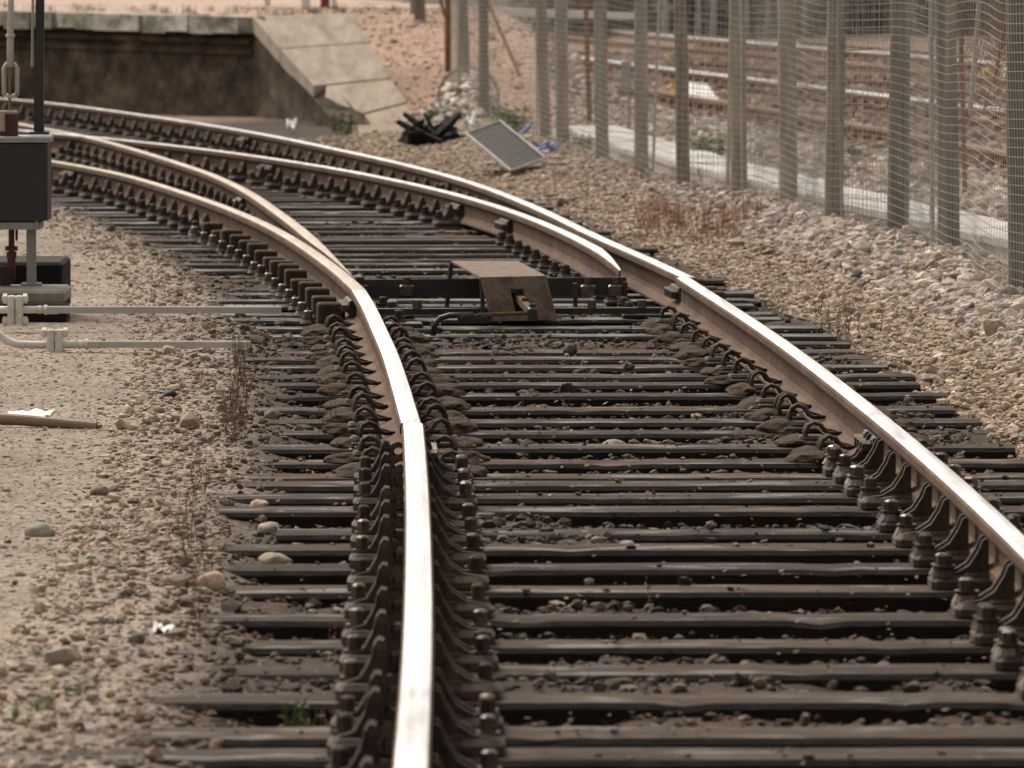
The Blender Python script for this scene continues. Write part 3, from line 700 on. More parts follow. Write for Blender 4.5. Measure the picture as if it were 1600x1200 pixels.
# ------------------------------------------------------------------ sleepers
ORD = ['first','second','third','fourth','fifth','sixth','seventh','eighth','ninth','tenth','eleventh','twelfth','thirteenth','fourteenth','fifteenth','sixteenth','seventeenth','eighteenth','nineteenth','twentieth','twenty-first','twenty-second','twenty-third','twenty-fourth','twenty-fifth','twenty-sixth','twenty-seventh','twenty-eighth','twenty-ninth','thirtieth','thirty-first','thirty-second','thirty-third','thirty-fourth','thirty-fifth','thirty-sixth','thirty-seventh','thirty-eighth','thirty-ninth','fortieth']
def sleeper_mesh(L, seed, w=.27, t=.13, dark=False, worn=.5):
    r = random.Random(seed); n = max(10, int(L / .07)); mb = MB()
    prof = [(-w / 2, -t), (-w / 2, -.016), (-w / 2 + .012, -.003), (-w / 6, 0), (w / 6, 0), (w / 2 - .012, -.003), (w / 2, -.016), (w / 2, -t)]
    k = len(prof)
    dent = [min(.011, max(0, r.gauss(-1.1, .9)) * .016 * worn) for _ in range(n + 1)]
    for i in range(n + 1):
        x = -L / 2 + L * i / n + (r.uniform(-.015, .015) if 0 < i < n else 0)
        ew = .003 * r.gauss(0, 1)
        for j, (y, z) in enumerate(prof):
            q = mnoise.noise(Vector((x * 1.3 + seed * 7.1, y * 9, seed)))
            if j in (1, 2, 5, 6): y += ew * .5 + .003 * q; z -= dent[i] * r.uniform(.3, 1) + .004 * abs(q)
            elif j in (3, 4): z += .0018 * q - dent[i] * .25
            if j in (0, 7): pass
            mb.v.append((x, y, z))
    for i in range(n):
        for j in range(k - 1): mb.f.append((i * k + j, i * k + j + 1, (i + 1) * k + j + 1, (i + 1) * k + j)); mb.m.append(0)
    mb.f += [tuple(range(k - 1, -1, -1)), tuple(n * k + j for j in range(k))]; mb.m += [0, 0]
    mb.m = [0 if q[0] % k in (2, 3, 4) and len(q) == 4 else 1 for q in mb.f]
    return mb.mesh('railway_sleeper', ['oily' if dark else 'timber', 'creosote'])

rowsY = [1243, 1188, 1150, 1097, 1047, 1007, 970, 925, 891, 860, 832, 800, 777, 759, 743, 721, 699, 677, 657, 639, 619, 600, 585, 570, 558, 547, 534, 522]
sd_list = [P(800, y, 0).y + .13 for y in rowsY]
while sd_list[-1] < 79: sd_list.append(sd_list[-1] + .70 + random.uniform(-.02, .02))
sd_list = [sd_list[0] - .78] + sd_list
leftend = {800: .335 + 0}
adj = {777: -.08, 759: -.02, 832: .15, 860: -.08, 891: -.02, 925: -.12, 970: -.10, 1007: -.18, 1047: -.22, 1097: -.2, 1150: -.22, 1188: -.28}
nb = [d for d in sd_list if d < J1a]; nA = len(nb)
cover_i = min(range(len(sd_list)), key=lambda i: abs(sd_list[i] - 37.6))
for i, d in enumerate(sd_list):
    x1, x4 = float(xL1(d)), float(xR4(d))
    yrow = rowsY[i - 1] if 0 < i <= len(rowsY) else None
    outl, outr = .58 + random.uniform(-.035, .035), .56 + random.uniform(-.03, .03)
    if yrow in adj: outl -= adj[yrow]
    if d > 37: outl = np.interp(d, [37, 40, 44, 60], [.62, .80, .72, .62]) + random.uniform(-.10, .10)
    if 37 < d < 52: outr = .50 + random.uniform(-.12, .05)
    lx, rx = x1 - outl, x4 + outr
    if d > 63.5: lx = float(xL2(d)) - .6
    dark = 35.2 < d < 40.5 or (24 < d < 60 and random.random() < .15)
    cx = (lx + rx) / 2; L = rx - lx
    sl = (float(xR4(d + 2)) - float(xR4(d - 2))) / 4; rz = -math.atan(sl) * .9
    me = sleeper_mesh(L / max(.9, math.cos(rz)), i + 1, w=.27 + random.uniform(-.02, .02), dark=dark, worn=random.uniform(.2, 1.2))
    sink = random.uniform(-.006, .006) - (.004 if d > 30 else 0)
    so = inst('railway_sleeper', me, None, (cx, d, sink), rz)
    if d < J1a:
        k = nA - 1 - i; lab = 'weathered timber sleeper, %s towards the camera from the joint in the left rail' % ORD[k]
    elif i < cover_i:
        k = i - nA; lab = 'weathered timber sleeper, %s beyond the joint in the left rail' % ORD[k]
    elif i == cover_i: lab = 'dark oily timber sleeper directly underneath the steel points cover'
    else:
        k = i - cover_i - 1
        q = 'dark oily' if dark else 'weathered brown'
        lab = ('%s timber sleeper, %s behind the steel points cover' % (q, ORD[k])) if k < 40 else 'blurred timber sleeper in the far curve beside the platform wall'
    tag(so, lab, 'sleeper', 'sleepers under the curving track and turnout')
    inv = Matrix.Rotation(-rz, 3, 'Z')
    def loc(x): return inv @ (Vector((x, d + (cx - x) * 0 - (x - cx) * math.tan(-rz) * 1.0 * 0, 0)) - Vector((cx, d, 0)))
    def railpt(fx):
        # where the rail crosses the turned sleeper
        y = d
        for _ in range(4):
            x = float(fx(y)); y = d + (x - cx) * math.tan(rz)
        return Vector((math.hypot(x - cx, y - d) * (1 if x > cx else -1), 0, 0)), y
    def heading(fx, y): return -math.atan((float(fx(y + .5)) - float(fx(y - .5)))) - rz
    rails_here = [(xL1, 'L1'), (xR4, 'R4')]
    if d > 44.0: rails_here += [(xL2, 'L2')]
    if d > 42.0: rails_here += [(xR3, 'R3')]
    for fx_, nm in rails_here:
        if nm == 'L1' and d > 63.5: continue
        p, yy = railpt(fx_)
        if nm in ('L2',) and abs(float(xL2(yy)) - float(xL1(yy))) < .26: continue
        if nm == 'R3' and abs(float(xR3(yy)) - float(xR4(yy))) < .26: continue
        if nm == 'R3' and d > 64: continue
        if nm == 'R3' and abs(float(xR3(yy)) - float(xL2(yy))) < .3: continue
        hd = heading(fx_, yy); zc = .002
        near_end = yy < J1a if nm in ('L1', 'L2') else yy < J4a
        if near_end and nm in ('L1', 'R4'):
            c = inst('rail_chair', me_chair, so, (p.x, p.y, zc), hd + (math.pi if nm == 'R4' else 0))
            c.scale = (1, 1, random.uniform(.96, 1.03))
            for sd in (-1, 1):
                inner = sd > 0
                ys_ = (-.045, .048) if (inner and random.random() < .4) else (random.uniform(-.03, .02),)
                for y_ in ys_: inst('bolt', random.choice([me_bolt, me_bolt2] if nm == 'R4' else [me_sb, me_sb2]), c, (sd * .150, y_, .030), random.uniform(0, 1), (random.uniform(.95, 1.1),) * 3)
            inst('coil_key', me_key, c, (-.047, 0, .094))
        elif (nm == 'L1' and yy < J1b) or (nm == 'R4' and yy < J4b - .6):
            c = inst('baseplate', me_plates[(i * 5 + (nm == 'L1') * 3) % 9], so, (p.x, p.y, zc), hd)
            for sd in (-1, 1): inst('spring_clip', me_clip, c, (0, random.uniform(-.015, .015), .008), (0 if sd > 0 else math.pi) + random.uniform(-.18, .18), (1, random.uniform(.8, 1.2), random.uniform(.82, 1.1)))
        elif nm == 'L1' and yy < 47.5:
            c = inst('slide_plate', me_slide, so, (p.x, p.y, zc), hd)
            inst('rail_brace', me_brace, c, (-.112, random.uniform(-.02, .02), .006), random.uniform(-.05, .05), (random.uniform(.85, 1.05), 1, random.uniform(.75, 1.0) - .02 * max(0, yy - 41)))
            inst('bolt', me_bolt, c, (-.21, .0, .015)); inst('bolt', me_bolt2, c, (.19, .03, .015))
        elif nm == 'R4' and yy < 46.5:
            c = inst('slide_plate', me_slide, so, (p.x, p.y, zc), hd + math.pi)
            inst('bolt', me_bolt2, c, (.26, .03, .015)); inst('rail_brace', me_brace, c, (-.112, 0, .006))
        else:
            c = inst('rail_chair', me_chairfar, so, (p.x, p.y, zc), hd)

gx = []; gd = []; gzz = []
for d in sd_list:
    if d < 45:
        n = int(75 * min(1, 26 / d)); x_ = rng.uniform(float(xL1(d)) - .5, float(xR4(d)) + .5, n); sl = (float(xR4(d + 2)) - float(xR4(d - 2))) / 4
        gx.append(x_); gd.append(d + rng.uniform(-.12, .12, n) - (x_ - (float(xL1(d)) + float(xR4(d))) / 2) * math.atan(sl) * .9); gzz.append(np.zeros(n))
gx, gd, gzz = np.concatenate(gx), np.concatenate(gd), np.concatenate(gzz)
k_ = vnoise(gx * 1.3, gd * 2, 91) > .42; gx, gd, gzz = gx[k_], gd[k_], gzz[k_]
scatter('sleeper_grit', gx, gd, np.exp(rng.normal(math.log(.0052), .5, len(gx))), palette(len(gx), darkP + [(.24, .19, .145)], .3), .6, 'stonedark', PR1, IF, 'grit and small stones lying on top of the sleepers', 'grit', sink=.1, z=gzz)

# far sleepers behind the fence: one shared mesh with its chairs
def far_sleeper_mesh(L, seed, offs):
    me = sleeper_mesh(L, seed, worn=.4); return me
fsm = [sleeper_mesh(2.6, 300 + k, worn=.6) for k in range(4)]
fch = MB(); fch.bbox((0, 0, .03), (.34, .16, .06), bev=.02); fch.box((0, 0, .07), (.16, .08, .07), taper=.6)
me_fch = fch.mesh('rail_chair', 'orange_rust')
def far_sleepers(fa, off, d0, d1, label, group):
    d = d0; k = 0
    while d < d1:
        x = float(fa(d)); sl = (float(fa(d + 2)) - float(fa(d - 2))) / 4; rz = -math.atan(sl)
        if abs(x) < .066 * d + 1.6:
            s_ = inst('railway_sleeper', fsm[k % 4], None, (x + off, d, .0), rz)
            tag(s_, label, 'sleeper', group)
            inst('rail_chair', me_fch, s_, (-off, 0, 0))
            inst('rail_chair', me_fch, s_, (-off + (1.5 if off > 0 else -1.5), 0, 0))
        d += .74; k += 1
far_sleepers(xC, .75, 55, 90, 'blurred sleeper under the rusty rail beyond the cable trough', 'sleepers under the rusty far rail')
far_sleepers(xB, .75, 70, 106, 'blurred sleeper under the lower bright far rail behind the fence', 'sleepers under the lower bright far rail')
far_sleepers(xA, .75, 96, 126, 'blurred sleeper under the upper bright far rail behind the fence', 'sleepers under the upper bright far rail')

# ------------------------------------------------------------------ points cover, stretcher and rods
cov = empty('points_cover', P(812, 500, 0))
def cb(name, mb, mat, parent=cov, smooth=False):
    o_ = parent.location.copy(); mb.v = [tuple(Vector(v) - o_) for v in mb.v]; return mb.build(name, mat, parent, smooth=smooth)
def slab(mb, q, t, mi=0):
    "quad q given thickness t along its normal (downwards)"
    q = [Vector(a) for a in q]; n = (q[1] - q[0]).cross(q[3] - q[0]).normalized()
    if n.z < 0 or (abs(n.z) < .2 and n.y > 0): n = -n
    lo = [a - n * t for a in q]; mb.hexa(lo + q, mi); return mb
zt, zb2 = .205, .215
FL, FR = P(751, 433, zt), P(854, 431, zt); BR, BL = P(809, 403, zb2), P(704, 412, zb2)
BR.y = BL.y = (BL.y + BR.y) / 2
mb = MB(); slab(mb, [FL, FR, BR, BL], .007); cb('top_plate', mb, 'steelcover')
TL_, TR_ = FL + Vector((0, -.001, -.002)), FR + Vector((0, -.001, -.002))
B0, B1 = P(768, 502, .012), P(871, 500, .012)
def fp(u, v): a = TL_.lerp(TR_, u); b_ = B0.lerp(B1, u); return a.lerp(b_, v)
mb = MB(); hx0, hx1, hv0, hv1 = .40, .60, .27, .82
for (u0, u1, v0, v1) in ((0, hx0, 0, 1), (hx1, 1, 0, 1), (hx0, hx1, 0, hv0), (hx0, hx1, hv1, 1)):
    slab(mb, [fp(u0, v0), fp(u1, v0), fp(u1, v1), fp(u0, v1)], .006)
cb('front_plate', mb, 'steelcover')
mb = MB()
for a, b_ in ((BL, Vector((BL.x, BL.y, 0))), (BR, Vector((BR.x, BR.y, 0)))): mb.cyl(a - Vector((0, .02, .008)), b_ - Vector((.02, .02, 0)), .011, 6)
mb.cyl(FL + Vector((.004, .03, -.01)), Vector((FL.x + .012, FL.y + .03, .0)), .010, 6); mb.cyl(FR + Vector((-.004, .03, -.01)), Vector((FR.x, FR.y + .03, .0)), .010, 6)
cb('frame', mb, 'irondark')
mb = MB(); p = P(796, 470, .05)
mb.bbox((FL.x + .16, FL.y + .55, .075), (.24, .42, .09), bev=.015); mb.cyl((FL.x + .08, FL.y + .28, .05), (FL.x + .08, FL.y + .28, .13), .03, 10)
cb('drive_block', mb, 'irondark')
tag(cov, 'brown steel cover like a folded plate with square hole, standing between the rails', 'points cover')

# stretcher bars: deep dark plates across the track
def bar_between(name, a, b_, w, h, mat, label=None, cat=None, org=None):
    a, b_ = Vector(a), Vector(b_); mb = MB(); d_ = (b_ - a); L = d_.length; c = (a + b_) / 2
    q = d_.to_track_quat('X', 'Z').to_matrix()
    pts = [(-L / 2, -w / 2, -h / 2), (L / 2, -w / 2, -h / 2), (L / 2, w / 2, -h / 2), (-L / 2, w / 2, -h / 2), (-L / 2, -w / 2, h / 2), (L / 2, -w / 2, h / 2), (L / 2, w / 2, h / 2), (-L / 2, w / 2, h / 2)]
    mb.hexa([q @ Vector(p_) for p_ in pts]); o = mb.build(name, mat); o.location = c
    if label: tag(o, label, cat)
    return o
sb = bar_between('stretcher_bar', (float(xL1(38.1)) + .06, 38.15, .088), (float(xR3(38.9)) + .0, 38.15, .100), .022, .085, 'irondark',
                 'long dark stretcher bar crossing the track behind the points cover', 'stretcher bar')
Ls = (float(xR3(38.9)) - float(xL1(38.1)) - .06)
for u in (-.47, -.30, .18, .36, .46):
    mb = MB(); mb.bbox((u * Ls, -.035, -.01), (.07, .05, .05), bev=.008); mb.cyl((u * Ls, -.035, .02), (u * Ls, -.035, .05), .018, 6); mb.build('bracket', 'bolt', sb)
sb2 = bar_between('stretcher_bar', (float(xL1(36.9)) + .10, 37.0, .035), (float(xR4(36.9)) - .12, 37.0, .040), .05, .028, 'irondark',
                  'lower flat stretcher rod running under the points cover to both rails', 'stretcher bar')
for u in (-.35, .25, .42): mb = MB(); mb.cyl((u * 1.3, 0, .012), (u * 1.3, 0, .05), .02, 6); mb.build('bolt', 'bolt', sb2)
for (x, y0, y1, lab) in ((899, 442, 492, 'short rusty upright stud right of the points cover'), (977, 440, 482, 'short upright stud beneath the tip of the open switch blade')):
    b0 = P(x, y1, .0); h = (y1 - y0) / F_PX * b0.y
    mb = MB(); mb.bbox((0, 0, h / 2), (.020, .03, h), bev=.004); mb.bbox((0, .0, .02), (.06, .06, .04), bev=.006)
    o = mb.build('stud', 'iron'); o.location = b0; tag(o, lab, 'stud')
# front drive rod
pts = [P(676, 527, .012), P(680, 505, .05), P(690, 495, .075), P(705, 492, .080), P(738, 491, .082)]
y0 = pts[4].y; pts = [Vector((q.x, y0, q.z)) for q in [PD(676, 527, y0), PD(679, 508, y0), PD(688, 497, y0), PD(702, 493, y0), PD(740, 492, y0)]]
dr = empty('drive_rod', (pts[0].x, y0, 0))
mb = MB(); mb.tube(pts, .013, 8); cb('bent_end', mb, 'irondark', dr, True)
mb = MB(); a = PD(715, 497, y0); b_ = PD(768, 500, y0)
for yy in (-.03, .03): mb.box(((a.x + b_.x) / 2, y0 + yy, a.z), (b_.x - a.x, .008, .030))
mb.cyl((a.x + .02, y0 - .05, a.z), (a.x + .02, y0 + .05, a.z), .010, 8); mb.cyl((b_.x - .03, y0 - .05, a.z), (b_.x - .03, y0 + .05, a.z), .010, 8)
cb('clevis', mb, 'irondark', dr)
mb = MB(); mb.cyl(PD(745, 492, y0), PD(830, 489, y0 + .02), .0085, 8); cb('rod', mb, 'rust', dr)
mb = MB(); q = PD(832, 490, y0 + .02); mb.bbox(q, (.042, .05, .055), bev=.008); mb.cyl(q + Vector((0, 0, .025)), q + Vector((0, 0, .042)), .014, 6); cb('joint_block', mb, 'irondark', dr)
tag(dr, 'jointed drive rod with bent end lying in front of the points cover', 'rod')
lv = empty('crank_lever', PD(812, 474, y0 + .1))
mb = MB(); a = PD(812, 466, FL.y + .12); b_ = PD(828, 486, y0 + .05); mb.tube([a, b_], [.022, .018], 4); mb.cyl(a + Vector((0, 0, .0)), a + Vector((0, 0, .035)), .02, 6); mb.cyl((a + b_) / 2, (a + b_) / 2 + Vector((0, 0, .03)), .015, 6)
cb('arm', mb, 'rust', lv)
tag(lv, 'short tan crank lever poking out of the hole in the points cover', 'lever')

# ------------------------------------------------------------------ signal equipment at the left edge
px = lambda x, d: (x - 800) / F_PX * d * 1.0014
DB = 37.0
sgn = empty('signal_cabinet', (px(10, DB), DB, .147))
def sb_(name, mb, mat, smooth=False): return cb(name, mb, mat, sgn, smooth)
zz = lambda y, d: PD(800, y, d).z
xr = PD(74, 300, DB).x; xl = xr - .62
mb = MB(); mb.bbox(((xl + xr) / 2, DB + .17, (zz(222, DB) + zz(345, DB)) / 2), (xr - xl, .34, zz(222, DB) - zz(345, DB)), bev=.008); sb_('cabinet_body', mb, 'black')
mb = MB(); mb.bbox(((xl + xr) / 2 + .003, DB + .17, zz(218, DB)), (xr - xl + .012, .37, .026), bev=.006); sb_('lid', mb, 'greypaint')
mb = MB(); mb.bbox(((xl + xr) / 2 - .02, DB + .17, zz(353, DB)), (xr - xl - .03, .32, .034), bev=.004)
mb.bbox((PD(57, 350, DB).x, DB + .02, zz(352, DB)), (.012, .03, .045), bev=.002); sb_('bracket', mb, 'greypaint')
for xx in (PD(47, 400, DB).x, xl + .08):
    mb = MB(); h0, h1 = zz(357, DB) - .004, .148; mb.bbox((xx, DB + .10, (h0 + h1) / 2), (.042, .042, h0 - h1), bev=.004); mb.bbox((xx, DB + .10, .154), (.09, .09, .012), bev=.003); sb_('leg', mb, 'greypaint')
tag(sgn, 'black signal cabinet on grey legs at the left edge, standing on old timbers', 'cabinet')
post = empty('signal_post', (PD(62, 215, DB + .17).x, DB + .17, zz(213, DB) + .005))
mb = MB(); a = Vector((PD(61, 215, DB + .17).x, DB + .17, zz(213, DB) + .005)); b_ = Vector((PD(66, 0, DB + .17).x, DB + .17, 2.6))
mb.tube([a, a + Vector((0, 0, .28)), a + Vector((.004, 0, .30)), b_], [.031, .031, .027, .027], 4); cb('post', mb, 'black', post)
mb = MB(); mb.bbox(a + Vector((0, 0, .006)), (.09, .09, .012), bev=.003); cb('base_plate', mb, 'black', post)
mb = MB(); mb.cyl(a + Vector((-.028, -.022, .30)), b_ + Vector((-.028, -.022, 0)), .006, 6); cb('conduit', mb, 'greypaint', post)
tag(post, 'tall square black post rising out of frame above the black cabinet', 'post')
pr = empty('pull_rod', PD(16, 200, DB + .1)); DR = DB + .1
mb = MB(); mb.tube([PD(17, -120, DR), PD(17, 20, DR), PD(16, 60, DR), PD(16, 105, DR)], [.014, .015, .016, .017], 8); mb.cyl(PD(16, 53, DR), PD(16, 59, DR), .022, 8); cb('upper_rod', mb, 'greyrod', pr, True)
mb = MB()
for xx in (6.5, 27): mb.tube([PD(16 + (xx - 16) * .5, 98, DR), PD(xx, 106, DR), PD(xx, 148, DR)], [.008, .010, .010], 6)
mb.tube([PD(6.5, 147, DR), PD(16, 152, DR), PD(27, 147, DR)], .010, 6); cb('fork', mb, 'greyrod', pr, True)
mb = MB(); mb.cyl(PD(15, 100, DR), PD(15, 205, DR), .0065, 8); mb.cyl(PD(15, 102, DR), PD(15, 118, DR), .012, 8); cb('threaded_rod', mb, 'far_rust', pr)
tag(pr, 'grey and rusty vertical pull rod with forked end left of the black post', 'rod')
cr_ = empty('crank_bracket', PD(14, 213, DR))
mb = MB(); mb.bbox(PD(13, 195, DR), (.085, .08, .115), bev=.01); cb('bracket', mb, 'darkred', cr_)
mb = MB(); mb.bbox(PD(13, 176, DR), (.080, .075, .020), bev=.006); mb.cyl(PD(4, 178, DR - .05), PD(4, 205, DR - .05), .012, 8); cb('cap', mb, 'concrete', cr_)
tag(cr_, 'dark red bracket with pale cap sitting on top of the black cabinet', 'bracket')
mech = empty('operating_rod', PD(18, 400, DB + .12)); DM = DB + .12
mb = MB(); mb.cyl(PD(18, 357, DM), Vector((PD(18, 400, DM).x, DM, .16)), .014, 8); mb.cyl(PD(18, 393, DM), PD(18, 403, DM), .024, 8); mb.bbox(PD(18, 388, DM), (.055, .04, .02), bev=.004)
mb.bbox(PD(18, 418, DM), (.035, .04, .10), bev=.006); mb.cyl(PD(26, 357, DM), PD(26, 376, DM), .006, 6); cb('rod', mb, 'darkred', mech)
mb = MB(); mb.bbox(PD(5, 432, DM - .03), (.05, .08, .09), rz=.3, bev=.008); mb.box(PD(-6, 424, DM), (.10, .03, .018), ry=.3); cb('crank', mb, 'iron', mech)
tag(mech, 'dark red operating rod and crank under the black cabinet', 'rod')
# foundation timbers
def beam(x0, x1, yf, zf_top, zf_bot, depth, label, mat='timber', d=None):
    mb = MB(); d = d; xa, xb = PD(x0, 450, d).x, PD(x1, 450, d).x
    mb.bbox(((xb - xa) / 2, depth / 2, (zf_top - zf_bot) / 2), (xb - xa, depth, zf_top - zf_bot), bev=.014)
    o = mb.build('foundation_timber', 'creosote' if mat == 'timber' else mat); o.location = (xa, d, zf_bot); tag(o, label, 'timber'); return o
beam(-160, 103, 0, .095, -.03, .32, 'lowest black foundation timber at the left edge, right behind the upper white rod', d=36.4)
beam(-160, 100, 0, .147, .095, .62, 'grey weathered foundation timber on which the cabinet legs stand', 'postwood', d=36.62)
beam(-160, 97, 0, .236, .02, .75, 'tall dark foundation timber just behind the cabinet legs', d=37.5)

# point rodding
def rodding(yc, x0, x1, xbar, xcl, d, hbar, label, bend=None, fade=0):
    z = zz(yc, d); r_ = empty('point_rodding', (PD(xcl, yc, d).x, d, 0))
    path = [PD(x, y, d) for x, y in (bend or [(x0, yc), (xcl, yc)])] + [PD(xbar + 3, yc, d)]
    mb = MB(); mb.tube(path, .0155, 10); cb('pipe', mb, 'white', r_, True)
    mb = MB(); mb.cyl(PD(xbar - 6, yc, d), PD(xbar - 1, yc, d), .021, 10); mb.cyl(PD(xbar - 16, yc, d), PD(xbar - 10, yc, d), .0175, 10); cb('collar', mb, 'white', r_)
    a, b_ = PD(xbar, yc, d), PD(x1, yc, d); c = (a + b_) / 2
    mb = MB(); mb.bbox((c.x, d + (.06 if x1 > 420 else 0) * 0, c.z), (b_.x - a.x, .034, hbar), bev=.004)
    mb.bbox((a.x + .02, d - .002, c.z - hbar * .05), (.05, .046, hbar * 1.08), bev=.003); cb('flat_bar', mb, 'greyrod', r_)
    cl = PD(xcl, yc, d)
    for k, dx in enumerate((-.017, .017)):
        mb = MB(); mb.bbox((cl.x + dx, d - .005, cl.z - .002), (.030, .062, .128), bev=.005); o = cb('clamp_plate', mb, 'white', r_)
    for zo in (-.049, .049):
        mb = MB(); mb.cyl((cl.x - .056, d - .01, cl.z + zo), (cl.x + .056, d - .01, cl.z + zo), .0125, 8)
        for s_ in (-1, 1): mb.cyl((cl.x + s_ * .034, d - .01, cl.z + zo), (cl.x + s_ * .052, d - .01, cl.z + zo), .021, 6)
        cb('clamp_bolt', mb, 'white', r_)
    tag(r_, label, 'point rodding'); return r_
rodding(484, -60, 440, 75, 24, 35.7, .030, 'upper white point rod with bolted clamp and long grey bar reaching the sleeper ends')
rodding(538, -60, 392, 139, 86, 34.0, .028, 'lower white point rod with a bent pipe, bolted clamp and dusty grey bar', bend=[(-60, 505), (-20, 515), (-2, 523), (12, 533), (26, 538), (60, 539)])
# pole and rag in the yard
a, b_ = PD(-40, 651, 28.6), PD(151, 667, 28.5)
mb = MB(); mb.tube([a, a.lerp(b_, .4) + Vector((0, 0, .002)), b_], [.019, .0195, .0185], 12); mb.cyl(b_, b_ + Vector((.018, 0, .006)), .007, 6)
o = mb.build('wooden_pole', 'pole', origin=b_, smooth=False); tag(o, 'brown pole lying on the yard gravel at the left edge', 'pole')
def crumple(name, c, size, mat, seed, label, cat, n=10):
    r = random.Random(seed); bm = bmesh.new(); bmesh.ops.create_grid(bm, x_segments=n, y_segments=n, size=.5)
    for v in bm.verts:
        q = mnoise.noise(Vector((v.co.x * 3 + seed, v.co.y * 3, seed * 1.7))); q2 = mnoise.noise(Vector((v.co.x * 7, v.co.y * 7 + seed, seed)))
        e = 1 - .35 * abs(q2); z = abs(q) * 1.2 + .25 * abs(q2)
        v.co = Vector((v.co.x * size[0] * e, v.co.y * size[1] * e, z * size[2]))
    bmesh.ops.solidify(bm, geom=bm.faces[:], thickness=.003)
    me = bpy.data.meshes.new(name); bm.to_mesh(me); bm.free(); me.materials.append(M[mat]); me.polygons.foreach_set('use_smooth', [True] * len(me.polygons))
    o = bpy.data.objects.new(name, me); COL.objects.link(o); o.location = c; tag(o, label, cat); return o
def on(x, y, dz=0.0):
    p = P(x, y, 0)
    for _ in range(4): p = P(x, y, gz(p.x, p.y))
    return p + Vector((0, 0, dz))
crumple('plastic_sheet', on(38, 655), (.17, .9, .022), 'rag', 3, 'dirty white plastic sheet lying behind the brown pole', 'litter')
crumple('paper_scrap', on(255, 987), (.055, .16, .025), 'rag', 9, 'small white paper scrap on the gravel, left of the nearest sleepers', 'litter')
crumple('paper_scrap', on(562, 972), (.04, .06, .03), 'rag', 12, 'tiny white scrap beside the near left rail bolts', 'litter')
crumple('paper_scrap', P(455, 203, .03), (.09, .35, .11), 'rag', 5, 'white rag at the foot of the platform wall', 'litter')
crumple('paper_scrap', P(532, 716, .004), (.045, .1, .012), 'rag', 15, 'thin white scrap among the dirt left of the near rail joint', 'litter')

# individual stones
def stone(x, y, w, label, col, flat=.7, seed=0):
    p = on(x, y); r = w / F_PX * p.y / 2
    r_ = np.random.default_rng(seed + 40); bm = bmesh.new(); bmesh.ops.create_icosphere(bm, subdivisions=3, radius=1)
    for v in bm.verts:
        q = mnoise.noise(v.co * 1.3 + Vector((seed, 0, 0))); q2 = mnoise.noise(v.co * 4 + Vector((0, seed, 0)))
        v.co = v.co * (1 + .28 * q + .06 * q2); v.co.z *= flat; v.co.y *= 1.1
    for v in bm.verts: v.co *= r
    me = bpy.data.meshes.new('stone'); bm.to_mesh(me); bm.free(); me.polygons.foreach_set('use_smooth', [True] * len(me.polygons))
    a_ = me.color_attributes.new('Col', 'FLOAT_COLOR', 'POINT'); a_.data.foreach_set('color', np.tile(np.array([*col, 1], np.float32), (len(me.vertices), 1)).ravel())
    me.materials.append(M['stone']); o = bpy.data.objects.new('stone', me); COL.objects.link(o); o.location = p + Vector((0, 0, r * flat * .55)); o.rotation_euler.z = seed
    tag(o, label, 'stone')
stone(64, 838, 44, 'smooth round grey stone alone in the yard near the left edge', (.27, .25, .20), .62, 1)
stone(333, 922, 40, 'big pale pink stone left of the nearest long sleepers', (.46, .33, .26), 1.0, 2)
stone(405, 795, 32, 'tan stone lying on the left end of a sleeper', (.42, .31, .22), .6, 3)
stone(421, 834, 34, 'rounded grey-buff stone between two sleepers left of the rail', (.36, .32, .25), .7, 4)
stone(426, 654, 26, 'dark rounded stone between sleepers near the dry weeds', (.17, .14, .10), .65, 5)
stone(428, 882, 52, 'long flat brown stone leaning between two left sleepers', (.29, .23, .17), .45, 6)
stone(268, 624, 20, 'small black lump with a thin wire lying in the yard', (.02, .02, .02), .9, 7)
stone(960, 700, 34, 'flat pale grey stone between the rails in mid track', (.27, .25, .23), .5, 8)
stone(908, 590, 28, 'black block-like stone between the rails beyond the flat pale stone', (.018, .018, .018), .7, 9)
stone(1342, 440, 26, 'dark slate stone on the ballast beside the fence', (.06, .06, .065), .95, 10)
stone(1382, 447, 22, 'cream stone right of the dark slate stone near the fence', (.55, .46, .34), .7, 11)
stone(890, 553, 22, 'pointed brown stone in the sleepers just before the points cover', (.09, .07, .05), .9, 12)
stone(470, 772, 18, 'little orange-buff stone on a sleeper left of the near rail', (.45, .33, .22), .6, 13)
stone(155, 774, 30, 'brown angular stone in the left yard above the round grey one', (.20, .16, .12), .7, 14)
stone(1422, 600, 34, 'large tan stone at the right ends of the sleepers', (.42, .32, .23), .7, 15)
stone(980, 855, 24, 'small pale stone between sleepers right of the track centre', (.30, .25, .20), .6, 16)
a, b_ = on(220, 616, .012), on(268, 620, .012)
mb = MB(); mb.tube([a, (a + b_) / 2 + Vector((0, 0, .004)), b_], .0025, 5); o = mb.build('wire_offcut', 'irondark', origin=a); tag(o, 'thin dark wire lying in the yard beside the black lump', 'wire')

